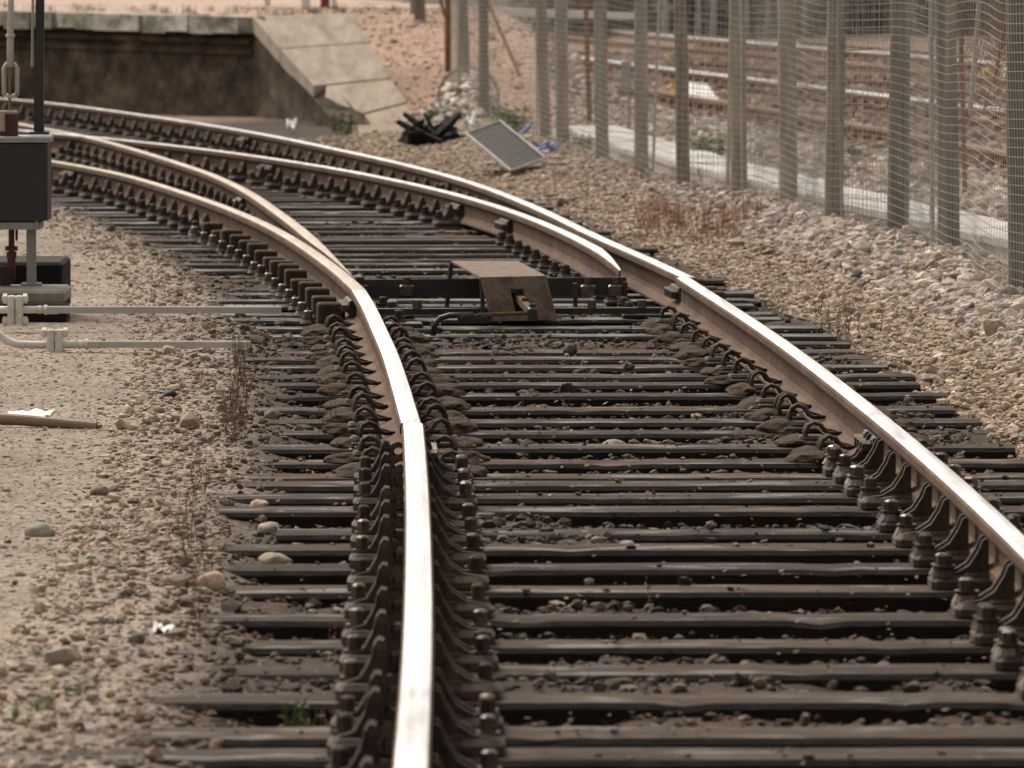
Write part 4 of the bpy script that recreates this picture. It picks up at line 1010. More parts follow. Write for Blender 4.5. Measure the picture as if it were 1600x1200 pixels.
# ------------------------------------------------------------------ fence
fence = empty('mesh_fence', (float(xF(44)), 44, 0))
posts = [(1790, 1786, 700, .1, 26.5, .118), (1700, 1695, 560, .1, 31.0, .118), (1598, 1592, 470, .12, 36.4, .118), (1483, 1478, 398, .12, 41.6, .106), (1402, 1408, 368, .12, 44.3, .110), (1302, 1308, 352, .12, 45.8, .100), (1232, 1229, 322, .12, 49.1, .106),
         (1155, 1152, 300, .12, 51.5, .100), (1068, 1063, 290, .12, 52.9, .086), (1003, 1001, 275, .12, 55.7, .092), (941, 938, 252, .12, 58.9, .094), (880, 877, 231, .12, 62.5, .092),
         (853, 845, 220, .12, 64.6, .086), (757, 755, 190, .2, 71.0, .085), (727, 723, 160, .3, 74.5, .088)]
for k, (xb, xt, yb, zb_, d, w) in enumerate(posts):
    a = PD(xb, yb, d); b_ = PD(xt, 0, d); dirv = (b_ - a); b2 = a + dirv * ((2.05 - a.z) / dirv.z); a2 = a - dirv * .12 / dirv.length
    mb = MB(); n_ = 9; path = []; rr = []
    for i in range(n_):
        t = i / (n_ - 1); path.append(a2.lerp(b2, t) + Vector((random.uniform(-.003, .003), 0, 0))); rr.append(w / 2 * (1.08 - .10 * t + random.uniform(-.02, .02)))
    mb.tube(path, rr, 12); o = cb('post', mb, 'postwood', fence, True)
    if k in (6, 7): o['label'] = 'fence post with thin galvanised pole tied to it'
# thin poles
for (xb, xt, yb, d, mat, r_) in ((1457, 1455, 400, 42.0, 'wire', .012), (1137, 1143, 290, 51.8, 'wire', .013), (1160, 1157, 298, 51.2, 'wire', .008), (1020, 1030, 270, 56, 'wire', .010), (1508, 1500, 300, 43, 'orange_rust', .014),
                                (700, 700, 112, 77, 'orange_rust', .030), (706, 688, 60, 78, 'orange_rust', .014), (921, 915, 190, 66, 'orange_rust', .020), (1316, 1310, 350, 45.4, 'wiredark', .009), (1553, 1578, 130, 40, 'orange_rust', .010), (1516, 1530, 180, 40.5, 'wire', .012),
                                (718, 716, 180, 73, 'wire', .012), (840, 838, 215, 66, 'wire', .010), (870, 868, 225, 64, 'wire', .008)):
    a = PD(xb, yb, d); b_ = PD(xt, 0, d); b2 = a + (b_ - a) * ((1.95 - a.z) / (b_ - a).z)
    mb = MB(); mb.cyl(a, b2, r_, 6); cb('pole', mb, mat, fence)

def fence_path(step=.05):
    pd, pxx = fd, fx; seg = np.hypot(np.diff(pd), np.diff(pxx)); s = np.concatenate([[0], np.cumsum(seg)])
    q = np.arange(0, s[-1], step); return q, np.interp(q, s, pd), np.interp(q, s, pxx)
def mesh_sheet(off, pitch, s0d, s1d, z0, z1, hp, r, mat, wob, seed, name='wire_mesh', vstep=.25, bulge=0, vr=None):
    q, dd, xx = fence_path(pitch); m_ = (dd >= s0d) & (dd <= s1d); q, dd, xx = q[m_], dd[m_], xx[m_]
    V_ = []; F_ = []
    def disp(qq, z):
        a = fbm(np.asarray(qq, float), np.asarray(z, float) + 0 * np.asarray(qq, float), 1.6, 2, seed) * wob
        c = fbm(np.asarray(qq, float), np.asarray(z, float) * .4 + 0 * np.asarray(qq, float), 2.2, 2, seed + 5) * wob * .55
        return a, c
    tri = np.array([[math.cos(a), math.sin(a)] for a in (0.3, 2.4, 4.5)])
    cnt = 0
    zs = np.arange(z0, z1 + .01, vstep)
    gzs = np.array([max(z0, min(.6, gz(x, d) - .02)) if z0 < .3 else z0 for x, d in zip(xx, dd)])
    # verticals
    for i in range(len(q)):
        zz_ = np.concatenate([[gzs[i]], zs[zs > gzs[i] + .05]])
        a, c = disp(np.full(len(zz_), q[i]), zz_)
        x = xx[i] + off + a + bulge * np.sin(np.clip((zz_ - z0) / (z1 - z0), 0, 1) * 3.14); y = np.full(len(zz_), dd[i]) + .3 * a
        P_ = np.stack([x, y, zz_], -1); n = len(zz_); vr_ = vr or r
        ring = P_[:, None, :] + np.concatenate([tri * vr_, np.zeros((3, 1))], 1)[None]
        V_.append(ring.reshape(-1, 3))
        ii = np.arange(n - 1)[:, None]; kk = np.arange(3)[None]
        F_.append((cnt + np.stack([ii * 3 + kk, ii * 3 + (kk + 1) % 3, (ii + 1) * 3 + (kk + 1) % 3, (ii + 1) * 3 + kk], -1)).reshape(-1, 4)); cnt += n * 3
    # horizontals
    qh, dh, xh = fence_path(.22); m_ = (dh >= s0d) & (dh <= s1d); qh, dh, xh = qh[m_], dh[m_], xh[m_]; n = len(qh)
    sag = .03 * np.sin(qh * 2.1 + seed) * wob / .03
    for z in np.arange(z0 + .03, z1, hp):
        a, c = disp(qh, z); x = xh + off + a + bulge * math.sin((z - z0) / (z1 - z0) * 3.14); zc = z + c * .8 + .012 * np.sin(qh * 1.3 + z * 2) - .014 * np.abs(np.sin(qh * .7))
        P_ = np.stack([x, dh + .3 * a, zc], -1)
        tr = np.stack([tri[:, 0] * r, np.zeros(3), tri[:, 1] * r], -1)
        V_.append((P_[:, None, :] + tr[None]).reshape(-1, 3))
        ii = np.arange(n - 1)[:, None]; kk = np.arange(3)[None]
        F_.append((cnt + np.stack([ii * 3 + kk, ii * 3 + (kk + 1) % 3, (ii + 1) * 3 + (kk + 1) % 3, (ii + 1) * 3 + kk], -1)).reshape(-1, 4)); cnt += n * 3
    Vv = np.concatenate(V_) - np.array(fence.location[:])
    o = fast_mesh(name, Vv, np.concatenate(F_), [M[mat]]); o.parent = fence; return o
mesh_sheet(-.065, .13, 25, 79, .02, 1.95, .042, .0023, 'wire', .03, 61, vr=.0014)
mesh_sheet(.07, .09, 42.5, 53, .02, 1.95, .055, .0022, 'wiredark', .05, 67, vr=.0018)
o = mesh_sheet(.10, .17, 35, 42.6, .86, 1.95, .07, .0022, 'wirerust', .08, 71, bulge=.10, vr=.0019); o['label'] = 'rusty sagging second layer of mesh near the right edge'
o = mesh_sheet(.16, .13, 35, 42.2, 1.12, 1.95, .05, .0024, 'wirerust', .10, 77, bulge=.06, vr=.0024); o['label'] = 'rusty sagging second layer of mesh near the right edge'
tag(fence, 'wire mesh fence on weathered posts running along the right of the track', 'fence')
# leaning rusty angle bar behind the fence
a, b_ = PD(812, 118, 75.5), PD(757, -10, 76.5)
mb = MB(); mb.tube([a, b_], .016, 4); o = mb.build('angle_bar', 'orange_rust', origin=a); tag(o, 'thin rusty bar leaning diagonally against the fence over the pink slope', 'bar')

# ------------------------------------------------------------------ cable trough
tr = empty('cable_trough', (float(xTr(45)), 45, 0))
d = 27.0; k = 0
mbb = MB()
while d < 70:
    x0, x1_ = float(xTr(d)), float(xTr(d + .99)); sl = x1_ - x0; rz = -math.atan(sl)
    wv = .02 * math.sin(d * 1.7) + random.uniform(-.012, .012)
    if d < 69:
        mb = MB(); mb.bbox((x0 + sl / 2 + .22 + wv, d + .49, .108 + random.uniform(-.006, .006)), (.46, .975, .045), rz=rz, bev=.008); cb('lid', mb, 'trough', tr)
    mbb.bbox((x0 + sl / 2 + .22 + wv * .5, d + .49, .01), (.42, .985, .15), rz=rz, bev=.006)
    d += 1.0
cb('channel', mbb, 'trough', tr)
tag(tr, 'bleached concrete cable trough with lids running behind the fence', 'cable trough')

# ------------------------------------------------------------------ platform
wallline = [(-16, 101, 0), (-9.5, 92.5, 0), (-6.9, 87, 0), (-4.61, 82.5, 0), (-3.4, 79.6, 0), (-2.40, 77.3, 0)]
pf = empty('platform', (-2.4, 77.3, 0))
mb = MB()
for (a, b_) in zip(wallline[:-1], wallline[1:]):
    za = .80 if a[1] > 76 else .42; zb_ = .80 if b_[1] > 76 else .42
    if b_[1] < 77: za, zb_ = .80, .40
    a0, b0 = Vector(a), Vector(b_); n_ = (b0 - a0).cross(Vector((0, 0, 1))).normalized() * -.3
    if n_.y < 0: n_ = -n_
    mb.hexa([a0 + Vector((0, 0, -.1)), b0 + Vector((0, 0, -.1)), b0 + n_ + Vector((0, 0, -.1)), a0 + n_ + Vector((0, 0, -.1)), a0 + Vector((0, 0, za)), b0 + Vector((0, 0, zb_)), b0 + n_ + Vector((0, 0, zb_)), a0 + n_ + Vector((0, 0, za))])
# retaining wall under the sloping edge of the ramp
_n = Vector((.9, .35, 0)).normalized(); _a, _b = Vector((-2.40, 77.3, 0)), Vector((-1.44, 72.95, 0))
mb.hexa([_a + Vector((0, 0, -.1)), _b + Vector((0, 0, -.1)), _b + _n * .3 + Vector((0, 0, -.1)), _a + _n * .3 + Vector((0, 0, -.1)), _a + Vector((0, 0, .80)), _b + Vector((0, 0, -.05)), _b + _n * .3 + Vector((0, 0, -.05)), _a + _n * .3 + Vector((0, 0, .80))])
0 and mb.hexa([Vector(q) for q in ((-1.9, 75, -.1), (-1.47, 73.1, -.1), (-1.1, 73.4, -.1), (-1.55, 75.2, -.1), (-1.9, 75, .40), (-1.47, 73.1, .05), (-1.1, 73.4, .05), (-1.55, 75.2, .40))])
cb('brick_wall', mb, 'wall', pf)
mb = MB()                                                    # corbel courses under the coping
for zc_, o_, h_ in ((.70, .05, .05), (.60, .03, .045)):
    for (a, b_) in zip(wallline[:-1], wallline[1:]):
        a0, b0 = Vector(a), Vector(b_); t_ = (b0 - a0).normalized(); n_ = Vector((t_.y, -t_.x, 0)); n_ = n_ if n_.y < 0 else -n_
        q = [a0 + n_ * o_, b0 + n_ * o_, b0 - n_ * .05, a0 - n_ * .05]
        mb.hexa([p_ + Vector((0, 0, zc_)) for p_ in q] + [p_ + Vector((0, 0, zc_ + h_)) for p_ in q])
cb('corbel_course', mb, 'wall', pf)
mb = MB(); r = random.Random(5)
for (a, b_) in zip(wallline[:-1], wallline[1:]):
    a0, b0 = Vector(a), Vector(b_); t_ = (b0 - a0).normalized(); n_ = Vector((t_.y, -t_.x, 0)); n_ = n_ if n_.y < 0 else -n_
    L = (b0 - a0).length; m_ = max(1, int(L / .62))
    for i in range(m_):
        p0, p1 = a0 + t_ * (L * i / m_ + .004), a0 + t_ * (L * (i + 1) / m_ - .004); of = .16 + r.uniform(-.03, .03); th = .15 + r.uniform(-.012, .03)
        bk_ = .55 if a[0] < -3.5 else .12; q = [p0 + n_ * of, p1 + n_ * (of + r.uniform(-.015, .015)), p1 - n_ * bk_, p0 - n_ * bk_]
        mb.hexa([p_ + Vector((0, 0, .955 - th)) for p_ in q] + [p_ + Vector((0, 0, .955 + r.uniform(-.004, .004))) for p_ in q])
cb('coping', mb, 'coping', pf)
# ramp of concrete slabs
TLr, TRr, BRr, BLr = Vector((-2.41, 77.25, .96)), Vector((-1.56, 80.4, .965)), Vector((-.86, 75.0, .05)), Vector((-1.42, 72.9, .02))
def rp(u, v): return TLr.lerp(TRr, u).lerp(BLr.lerp(BRr, u), v)
def slabpoly(uvs, name='ramp_slab', t=.14, dz=0):
    mb = MB(); top = [rp(u, v) + Vector((0, 0, dz)) for u, v in uvs]; bot = [p_ - Vector((0, 0, t)) for p_ in top]; n = len(top)
    mb.add(bot + top, [tuple(range(n - 1, -1, -1)), tuple(range(n, 2 * n))] + [(i, (i + 1) % n, n + (i + 1) % n, n + i) for i in range(n)])
    return cb(name, mb, 'concrete', pf)
def fillpt(u, v, dz): q = rp(u, v); return Vector((q.x, q.y, q.z + dz))
mb = MB(); mb.hexa([fillpt(.03, 0, -1.2), fillpt(.03, 1.0, -.3), fillpt(1.0, 1.0, -.3), fillpt(1.0, 0, -1.2), fillpt(.03, 0, -.125), fillpt(.03, 1.0, -.10), fillpt(1.0, 1.0, -.10), fillpt(1.0, 0, -.125)]); cb('ramp_core', mb, 'dirt', pf)
slabpoly([(0, .0), (1, .0), (1, .288), (0, .292)]); slabpoly([(0, .298), (1, .294), (1, .618), (.02, .625)], dz=-.004)
slabpoly([(.17, .632), (1.0, .625), (1.03, .83), (.34, .88), (.27, .84), (.15, .79), (.05, .72)], dz=-.012); slabpoly([(.36, .89), (1.02, .84), (.98, 1.06), (.36, 1.05)], dz=-.02)
# broken masonry at the ramp foot
rb_ = scatter('rubble', np.array([-1.66, -1.60, -1.55, -1.62, -1.50, -1.47, -1.42, -1.70]), np.array([73.6, 73.3, 73.5, 73.9, 73.1, 73.4, 73.0, 74.0]), np.array([.07, .06, .05, .05, .06, .04, .05, .05]),
              np.array([[.09, .06, .045]] * 8), .8, 'stone', PR2, IF2, 'broken dark masonry under the cracked ramp edge', 'rubble')
tag(pf, 'railway platform end with mossy coping, stained wall and concrete ramp', 'platform')
# kerb and posts on the platform
a, b_ = PD(560, 3, 92), PD(1010, 20, 84)
mb = MB(); a.z = b_.z = 0; t_ = (b_ - a)
a2, b2 = Vector((PD(560, 5, 93).x, 93, 0)), Vector((PD(1000, 17, 90).x, 90, 0)); nn = Vector((0, .25, 0))
mb.hexa([a2 + Vector((0, 0, .85)), b2 + Vector((0, 0, .80)), b2 + nn + Vector((0, 0, .80)), a2 + nn + Vector((0, 0, .85)), a2 + Vector((0, 0, .97)), b2 + Vector((0, 0, .87)), b2 + nn + Vector((0, 0, .87)), a2 + nn + Vector((0, 0, .97))])
o = mb.build('kerb', 'rag', origin=a2); tag(o, 'white painted kerb crossing the back of the pink gravel area', 'kerb')
def ppost(x, y, w, d, mat, label, z0=.93, h=1.3):
    p = PD(x, y, d); ww = w / F_PX * d; mb = MB(); mb.bbox((0, 0, h / 2), (ww, ww, h), bev=.01); mb.bbox((0, 0, h + .02), (ww * 1.3, ww * 1.3, .04), bev=.01)
    o = mb.build('post', mat); o.location = (p.x, d, z0); tag(o, label, 'post')
ppost(508, 8, 14, 88, 'redpaint', 'dark red post standing on the platform above the ramp')
ppost(522, 10, 9, 87.5, 'rag', 'white post just right of the dark red post on the platform')
ppost(478, 6, 14, 89, 'rag', 'white post left of the dark red post on the platform')
ppost(645, 22, 8, 84.5, 'greypaint', 'pale grey post at the top of the pink gravel slope', .88)
ppost(656, 26, 17, 83.5, 'postwood', 'dark wooden post at the top of the pink gravel slope', .86)
ppost(418, 4, 10, 90, 'rag', 'white post farthest left on the platform')

# ------------------------------------------------------------------ debris by the fence
ch = empty('charred_timbers', P(665, 224, 0))
dC = 66.0
for (x0, y0_, x1_, y1_, w, dd_) in ((622, 190, 690, 224, .060, 0), (632, 178, 688, 216, .055, .3), (717, 178, 676, 218, .065, .2), (700, 182, 676, 212, .04, .5), (640, 208, 706, 216, .07, .25), (712, 200, 690, 222, .05, .1)):
    mb = MB(); mb.tube([PD(x0, y0_, dC + dd_ + .2), PD((x0 + x1_) / 2, (y0_ + y1_) / 2 + 2, dC + dd_), PD(x1_, y1_, dC + dd_ - .1)], [w * .38, w * .66, w * .6], 4); cb('timber', mb, 'char', ch)
for k in range(12):
    q0 = PD(random.uniform(628, 712), random.uniform(196, 222), dC + random.uniform(-.1, .5)); dr_ = Vector((random.gauss(0, 1), random.gauss(0, .6), random.gauss(0, .7))).normalized() * random.uniform(.06, .17)
    mb = MB(); w = random.uniform(.010, .028); mb.tube([q0 - dr_, q0 + Vector((0, 0, .01)), q0 + dr_], [w * .6, w, w * .3], 4); cb('shard', mb, 'char', ch)
mb = MB(); q = PD(648, 214, dC + .1); mb.bbox(q, (.16, .3, .11), rz=.2, bev=.02); cb('timber', mb, 'char', ch)
tag(ch, 'heap of black charred timbers beside the bright rail near the ramp', 'debris')
gr = empty('metal_grating', PD(798, 267, 58.2))
p1, p2, p4 = PD(798, 267, 58.2), PD(852, 247, 58.8), PD(727, 208, 59.4); p3 = p2 + p4 - p1
n_ = 16; mb = MB()
for i in range(n_):
    t = (i + .5) / n_; mb.tube([p1.lerp(p4, t), p2.lerp(p3, t)], .0046, 4)
cb('bars', mb, 'bolt', gr)
mb = MB(); q = [p1, p2, p3, p4]; off_ = Vector((0, .03, -.004)); mb.hexa([a + off_ - Vector((0, 0, .004)) for a in q] + [a + off_ for a in q]); cb('backing', mb, 'black', gr)
mb = MB(); mb.tube([p1, p4], .012, 4); mb.tube([p2, p3], .012, 4); mb.tube([p1, p2], .007, 4); mb.tube([p4, p3], .007, 4); cb('frame', mb, 'wiredark', gr)
tag(gr, 'dark slatted metal grating lying tilted at the foot of the fence', 'grating')
co = MB(); dc = 72.0; c = PD(732, 150, dc)
for k in range(5):
    rr_ = .262 + random.uniform(-.012, .012); ph = random.uniform(0, 6)
    ring = [c + Vector(((rr_ + .006 * math.sin(3 * a + ph)) * math.cos(a), .03 * math.sin(a + ph) + .02 * k, (rr_ * .94) * math.sin(a))) for a in np.linspace(0, 6.283, 40)]
    co.tube(ring, .0042, 5)
o = co.build('wire_coil', 'wiredark', origin=c); tag(o, 'large coil of wire standing upright in front of the fence posts', 'wire coil')
crumple('plastic_bag', PD(737, 205, 69.5), (.13, .3, .16), 'rag', 21, 'crumpled white plastic bag between the charred timbers and the grating', 'bag')
crumple('plastic_bag', PD(680, 203, 70.5), (.10, .3, .15), 'rag', 33, 'pale plastic bag behind the charred timbers', 'bag')
def rope(pts, d, label, mat='blue', r=.010):
    mb = MB(); q = [PD(x, y, d + .1 * i) for i, (x, y) in enumerate(pts)]; mb.tube(q, r, 5); o = mb.build('plastic_rope', mat, origin=q[0]); tag(o, label, 'rope')
rope([(797, 208), (806, 213), (815, 206), (824, 199), (828, 192), (826, 200), (820, 206)], 61, 'blue plastic rope looped up behind the tilted grating')
rope([(832, 222), (842, 228), (852, 224), (864, 232), (872, 226), (858, 238), (846, 236), (838, 242), (852, 246)], 59.3, 'tangle of blue rope on the ground right of the tilted grating', r=.012)
rope([(832, 240), (845, 232), (858, 229), (868, 224)], 59.6, 'pale blue rope end beside the tangle near the fence foot', r=.014)
# trackside items beyond the fence
mp_ = empty('marker_box', (PD(979, 228, 69).x, 69, 0)); mb = MB(); mb.bbox(PD(978, 117, 69), (.085, .06, .215), bev=.006); cb('box', mb, 'greypaint', mp_)
mb = MB(); mb.cyl(Vector((PD(983, 200, 69).x, 69, .0)), PD(983, 138, 69), .014, 8); mb.cyl(PD(983, 143, 69), PD(983, 138, 69), .035, 8); cb('stem', mb, 'wiredark', mp_)
tag(mp_, 'small grey box on a dark stem behind the fence', 'trackside box')
hd = MB(); q = P(1095, 159, .06); w_ = 48 / F_PX * q.y
hd.hexa([Vector(v) for v in ((-w_ / 2, 0, 0), (w_ / 2 + .05, 0, 0), (w_ / 2 + .05, .8, 0), (-w_ / 2, .8, 0), (-w_ / 2, .02, .03), (w_ / 2 + .02, .02, .02), (w_ / 2 - .08, .7, .165), (-w_ / 2, .7, .19))])
o = hd.build('white_hood', 'rag'); o.location = q; tag(o, 'white wedge-shaped hood between the far rails behind the fence', 'cover')
mb = MB(); mb.bbox((0, 0, .06), (.09, .12, .12), bev=.02); mb.cyl((0, 0, .12), (0, 0, .16), .025, 8); o = mb.build('yellow_fitting', 'yellow'); o.location = P(1050, 150, .05); tag(o, 'small orange-yellow fitting left of the white hood', 'fitting')
o = None
for (x, w, lab) in ((1543, 15, 'left yellow canister between the far rails near the right edge'), (1559, 11, 'right yellow canister between the far rails near the right edge')):
    q = PD(x, 126, 92); r_ = w / 2 / F_PX * 105; mb = MB(); mb.tube([q, q + Vector((0, 0, .10)), q + Vector((0, 0, .125)), q + Vector((0, 0, .145))], [r_, r_, r_ * .8, r_ * .4], 12)
    o = mb.build('canister', 'yellow', origin=q, smooth=False); tag(o, lab, 'canister')
q = PD(1577, 127, 92.3); mb = MB(); mb.bbox((0, 0, .075), (.14, .3, .15), bev=.02); mb.bbox((0, -.151, .08), (.08, .01, .05), bev=.002); o = mb.build('white_box', 'rag'); o.location = q; tag(o, 'white box right of the yellow canisters near the right edge', 'box')
crumple('blue_scrap', PD(1176, 262, 58), (.05, .1, .05), 'blue', 44, 'small blue scrap lying beyond the fence beside the cable trough', 'litter')

# ------------------------------------------------------------------ plants
def plant_mesh(seed, h, n, mat, leaf=.012, spread=.05, nl=10, name='weed'):
    r = random.Random(seed); mb = MB()
    for i in range(n):
        a = r.uniform(0, 6.28); s_ = spread * r.random(); b0 = Vector((s_ * math.cos(a), s_ * math.sin(a), -.01)); hh = h * r.uniform(.5, 1)
        tp = b0 + Vector((r.gauss(0, .12) * hh, r.gauss(0, .12) * hh, hh)); md = b0.lerp(tp, .5) + Vector((r.gauss(0, .02), r.gauss(0, .02), 0)) * hh * 3
        mb.tube([b0, md, tp], [.0016, .0012, .0007], 3, caps=False)
        for k in range(nl):
            t = r.uniform(.1, 1); p = b0.lerp(md, t * 2) if t < .5 else md.lerp(tp, t * 2 - 1)
            u = Vector((r.gauss(0, 1), r.gauss(0, 1), r.gauss(0, .6))).normalized(); v_ = u.cross(Vector((r.gauss(0, 1), r.gauss(0, 1), r.gauss(0, 1)))).normalized()
            s2 = leaf * r.uniform(.4, 1); mb.add([p, p + u * s2 + v_ * s2 * .3, p + u * s2 * 1.9, p + u * s2 - v_ * s2 * .3], [(0, 1, 2, 3)])
    return mb.mesh(name, mat, fixn=False)
dry = [plant_mesh(100 + k, .17, 5, 'leafdry', .006, .04, 12) for k in range(4)]
redm = [plant_mesh(120 + k, .16, 12, 'leafred', .0075, .10, 15) for k in range(3)]
grn = [plant_mesh(140 + k, .05, 12, 'leafgreen', .010, .04, 5) for k in range(3)]
def weeds(lst, meshes, label, group, cat='weed', sc=(.6, 1.2)):
    for i, (x, y) in enumerate(lst):
        s_ = random.uniform(*sc); o = inst('weed', meshes[i % len(meshes)], None, on(x, y), random.uniform(0, 6), (s_, s_, s_)); tag(o, label, cat, group)
r = random.Random(3)
weeds([(372 + r.gauss(0, 6), 560 + 9 * k + r.gauss(0, 4)) for k in range(15)], dry, 'dry brown weed growing at the left sleeper ends between pole and rail', 'dry weeds at the left sleeper ends', sc=(.6, 1.3))
weeds([(375 + r.gauss(0, 5), 678 + r.gauss(0, 8)) for k in range(3)], dry, 'tall dry weed in the dense brown clump left of the near rail joint', 'tall dry weed clump left of the joint', sc=(.9, 1.25))
weeds([(305 + r.gauss(0, 8), 730 + 22 * k + r.gauss(0, 5)) for k in range(14)], dry, 'thin dry weed standing in the gravel beside the nearest left sleepers', 'dry weeds in the near left gravel', sc=(.5, 1.0))
weeds([(505 + r.gauss(0, 10), 560 + 12 * k) for k in range(12)], dry, 'small dry weed in the dirt just left of the spring clips', 'weeds left of the spring clips', sc=(.4, .8))
weeds([(1290, 530), (1322, 505), (1318, 525), (1300, 545), (1330, 535), (1280, 500)], dry, 'thin stalk rising from the gravel right of the sleeper ends', 'stalks right of the sleeper ends', sc=(.9, 1.5))
weeds([(1060 + r.uniform(-60, 125), 350 + r.gauss(0, 14)) for k in range(64)], redm + dry[:2], 'red sorrel plant in the reddish patch at the foot of the fence', 'red sorrel patch by the fence', sc=(.6, 1.15))
weeds([(930 + r.uniform(-50, 90), 285 + r.gauss(0, 10)) for k in range(26)], dry + redm[:1], 'faded brown weed on the bank between the grating and the sorrel', 'faded weeds on the bank', sc=(.5, .9))
weeds([(1440 + r.gauss(0, 22), 425 + r.gauss(0, 18)) for k in range(14)], redm, 'small red weed among ballast near the right end of the fence', 'red weeds in the ballast by the fence', sc=(.35, .7))
weeds([(1017, 962)], [plant_mesh(171, .10, 1, 'leafred', .010, .0, 22)], 'single bright red weed between the rails in the foreground', None, sc=(1, 1.1))
weeds([(546, 1090), (528, 1150), (540, 1010)], redm, 'blurred red weed beside the near left bolts', 'red weeds beside the near left bolts', sc=(.4, .7))
weeds([(835, 625), (997, 610)], [plant_mesh(175, .06, 1, 'leafgreen', .008, .0, 14)], 'little green weed between the rails in mid track', 'green weeds between the rails', sc=(.8, 1.2))
weeds([(497, 635), (499, 712), (480, 1125), (468, 1140), (60, 1110), (490, 1105), (25, 1130), (120, 1085)], grn, 'low green weed in the gravel left of the near rail', 'green weeds left of the near rail', sc=(.8, 1.4))
weeds([(694, 178), (690, 196), (676, 200), (700, 190)], [plant_mesh(178, .20, 14, 'leafgreen', .03, .10, 12)], 'bright green weed behind the charred timbers', 'green weeds behind the charred timbers', sc=(.7, 1.0))
weeds([(792, 205), (800, 212), (812, 208), (785, 200), (905, 240), (915, 236), (1105, 255), (1122, 258), (1092, 250), (545, 212), (538, 208)], [plant_mesh(180, .26, 16, 'leafgreen', .03, .14, 12)], 'green weed growing by the fence and trough in the distance', 'green weeds by the fence', sc=(.6, 1.1))
tuft = [plant_mesh(190 + k, .10, 22, 'leafdry' if k else 'leafgreen', .012, .12, 4) for k in range(2)]
for k in range(34):
    x_ = random.uniform(-6.2, -1.2); d_ = float(np.interp(x_, [-6.9, -4.61, -2.4, -1.0], [88.5, 83.6, 78.6, 83])) + random.uniform(0, 5); s_ = random.uniform(.5, 1.2)
    tag(inst('weed', tuft[k % 2], None, (x_, d_, max(.94, gz(x_, d_))), random.uniform(0, 6), (s_, s_, s_)), 'small tuft of grass growing on the platform surface', 'weed', 'grass tufts on the platform')
# scattered leaves and moss crumbs along the track
mb = MB()
rr = random.Random(8)
def litter_pts(n, fa, fb, d0, d1):
    for _ in range(n):
        d_ = rr.uniform(d0, d1); x_ = rr.uniform(float(fa(d_)), float(fb(d_)))
        if abs(x_) < .066 * d_: yield x_, d_
def crumbs(n, fa, fb, d0, d1, mat, s, label):
    mb = MB()
    for x_, d_ in litter_pts(n, fa, fb, d0, d1):
        z_ = max(gz(x_, d_), -.0) + .004; a = rr.uniform(0, 6.28); q = rr.uniform(.5, 1.3) * s; u = Vector((math.cos(a), math.sin(a), rr.uniform(-.4, .5))) * q; v_ = Vector((-math.sin(a), math.cos(a), rr.uniform(-.3, .8))) * q * .5
        p = Vector((x_, d_, z_ + .3 * q)); mb.add([p - u, p + v_, p + u, p - v_], [(0, 1, 2, 3)])
    o = mb.build('plant_litter', mat); tag(o, label, 'litter', kind='stuff')
crumbs(1500, lambda d: xL1(d) - .9, lambda d: xR4(d) + .5, 17, 45, 'leafdry', .010, 'dry plant crumbs strewn over the sleepers')
crumbs(160, lambda d: xL1(d) - .9, lambda d: xR4(d) + .5, 17, 45, 'leafred', .010, 'fallen reddish leaves scattered along the track')

# scrub bank behind the outer tracks
def scrub(seed):
    r = random.Random(seed); mb = MB()
    for i in range(60):
        a = r.uniform(0, 6.28); s_ = .8 * r.random(); b0 = Vector((s_ * math.cos(a), s_ * math.sin(a), 0)); hh = r.uniform(.5, 2.3)
        tp = b0 + Vector((r.gauss(0, .35), r.gauss(0, .35), hh)); mb.tube([b0, b0.lerp(tp, .5) + Vector((r.gauss(0, .1), 0, 0)), tp], [.016, .010, .004], 3, caps=False)
        for k in range(26):
            p = b0.lerp(tp, r.uniform(.15, 1)) + Vector((r.gauss(0, .12), r.gauss(0, .12), r.gauss(0, .08))); u = Vector((r.gauss(0, 1), r.gauss(0, 1), r.gauss(0, 1))).normalized() * .05; v_ = u.cross(Vector((r.gauss(0, 1), r.gauss(0, 1), r.gauss(0, 1)))).normalized() * .03
            mb.add([p - u, p + v_, p + u, p - v_], [(0, 1, 2, 3)])
    return mb.mesh('bush', 'scrub', fixn=False)
scr = [scrub(k) for k in range(3)]
r = random.Random(12); k = 0
for row in range(3):
    x = 1.0
    while x < 12.5:
        d_ = 137 + row * 4 + r.uniform(-1, 1) - .25 * (x - 3); z_ = gz(x, d_)
        s_ = r.uniform(.8, 1.3); o = inst('bush', scr[k % 3], None, (x, d_, z_ - .1), r.uniform(0, 6), (s_, s_, s_ * r.uniform(.8, 1.2)))
        tag(o, 'blurred grey-brown bush on the bank far behind the outer tracks', 'bush', 'bushes on the far bank'); k += 1; x += r.uniform(.8, 1.3)
for (x, y, w) in ((1037, 45, .16), (1112, 48, .16), (1198, 62, .12), (1090, 35, .10), (1165, 58, .08), (1255, 66, .06)):
    q = PD(x, y, 134); mb = MB(); z0_ = gz(q.x, 134); mb.tube([(0, 0, -.1), (.03, 0, .5), (-.02, 0, 1.1), (.02, 0, 1.9)], [w * .4, w * .35, w * .28, w * .2], 8)
    o = mb.build('marker_post', 'palebark'); o.location = (q.x, 134, z0_); tag(o, 'pale blurred stake standing before the far bushes', 'stake', 'pale stakes by the far bushes')

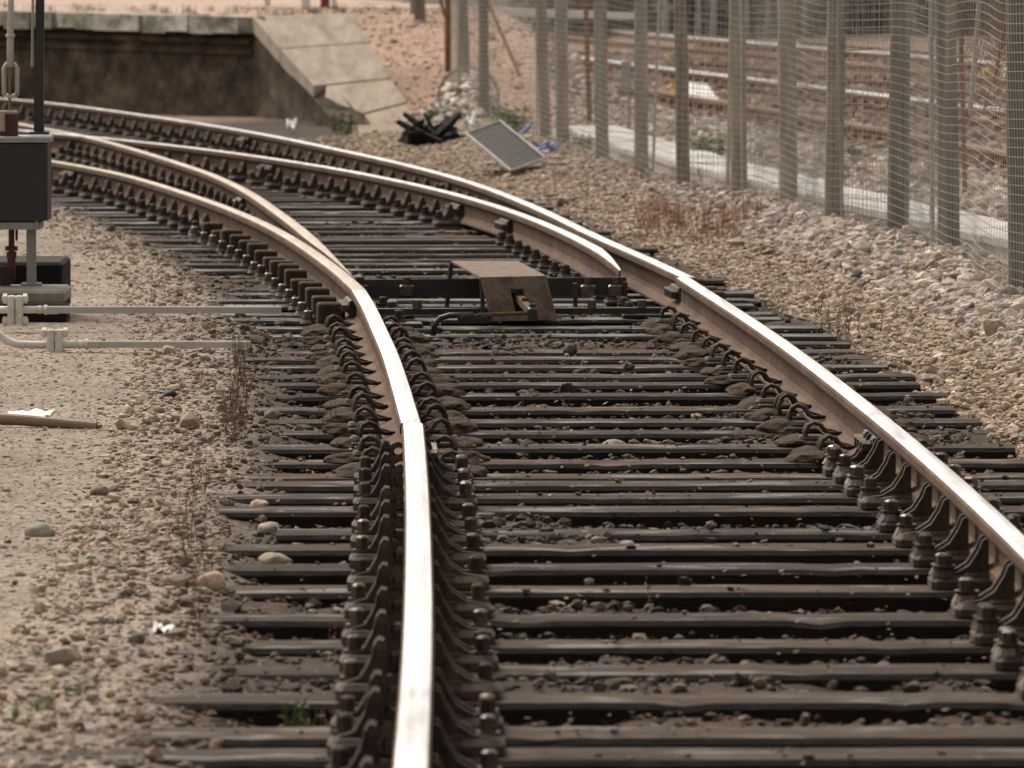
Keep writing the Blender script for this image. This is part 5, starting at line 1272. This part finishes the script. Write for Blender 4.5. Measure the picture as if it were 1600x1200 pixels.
# ------------------------------------------------------------------ light, sky, camera
SUN_EL, SUN_AZ = 50, -32                                     # bright thin overcast, light high on the left
w = bpy.data.worlds.new('World'); SC.world = w; w.use_nodes = True; nt = w.node_tree
bg = nt.nodes['Background']; sky = nt.nodes.new('ShaderNodeTexSky'); sky.sky_type = 'NISHITA'; sky.sun_disc = False
sky.sun_elevation = R(SUN_EL); sky.sun_rotation = R(SUN_AZ); sky.air_density = 1.6; sky.dust_density = 6; sky.ozone_density = .4
hs = nt.nodes.new('ShaderNodeHueSaturation'); hs.inputs['Saturation'].default_value = .20
nt.links.new(sky.outputs[0], hs.inputs['Color']); wm = nt.nodes.new('ShaderNodeMix'); wm.data_type = 'RGBA'; wm.blend_type = 'MULTIPLY'; wm.inputs[0].default_value = 1; wm.inputs[7].default_value = (1, .935, .855, 1)
nt.links.new(hs.outputs[0], wm.inputs[6]); nt.links.new(wm.outputs[2], bg.inputs['Color']); bg.inputs['Strength'].default_value = .135
sl_ = bpy.data.lights.new('sun', 'SUN'); sl_.energy = 1.7; sl_.angle = R(32); sl_.color = (1, .94, .87)
so_ = bpy.data.objects.new('sun', sl_); COL.objects.link(so_)
dv = Vector((math.sin(R(SUN_AZ)) * math.cos(R(SUN_EL)), math.cos(R(SUN_AZ)) * math.cos(R(SUN_EL)), math.sin(R(SUN_EL))))
so_.rotation_euler = (-dv).to_track_quat('-Z', 'Y').to_euler(); so_.location = (0, 20, 30)

cam = bpy.data.cameras.new('camera'); co_ = bpy.data.objects.new('camera', cam); COL.objects.link(co_)
cam.sensor_fit = 'HORIZONTAL'; cam.sensor_width = 36; cam.lens = F_PX / 1600 * 36; cam.clip_end = 4000; cam.clip_start = .5
co_.location = (0, 0, CZ); co_.rotation_euler = (math.pi / 2 - TH, 0, 0)
cam.dof.use_dof = True; cam.dof.focus_distance = 30.5; cam.dof.aperture_fstop = 13
SC.camera = co_
SC.view_settings.view_transform = 'Standard'; SC.view_settings.look = 'None'; SC.view_settings.gamma = 1; SC.view_settings.exposure = .27
SC.view_settings.use_curve_mapping = False
SC.cycles.max_bounces = 6
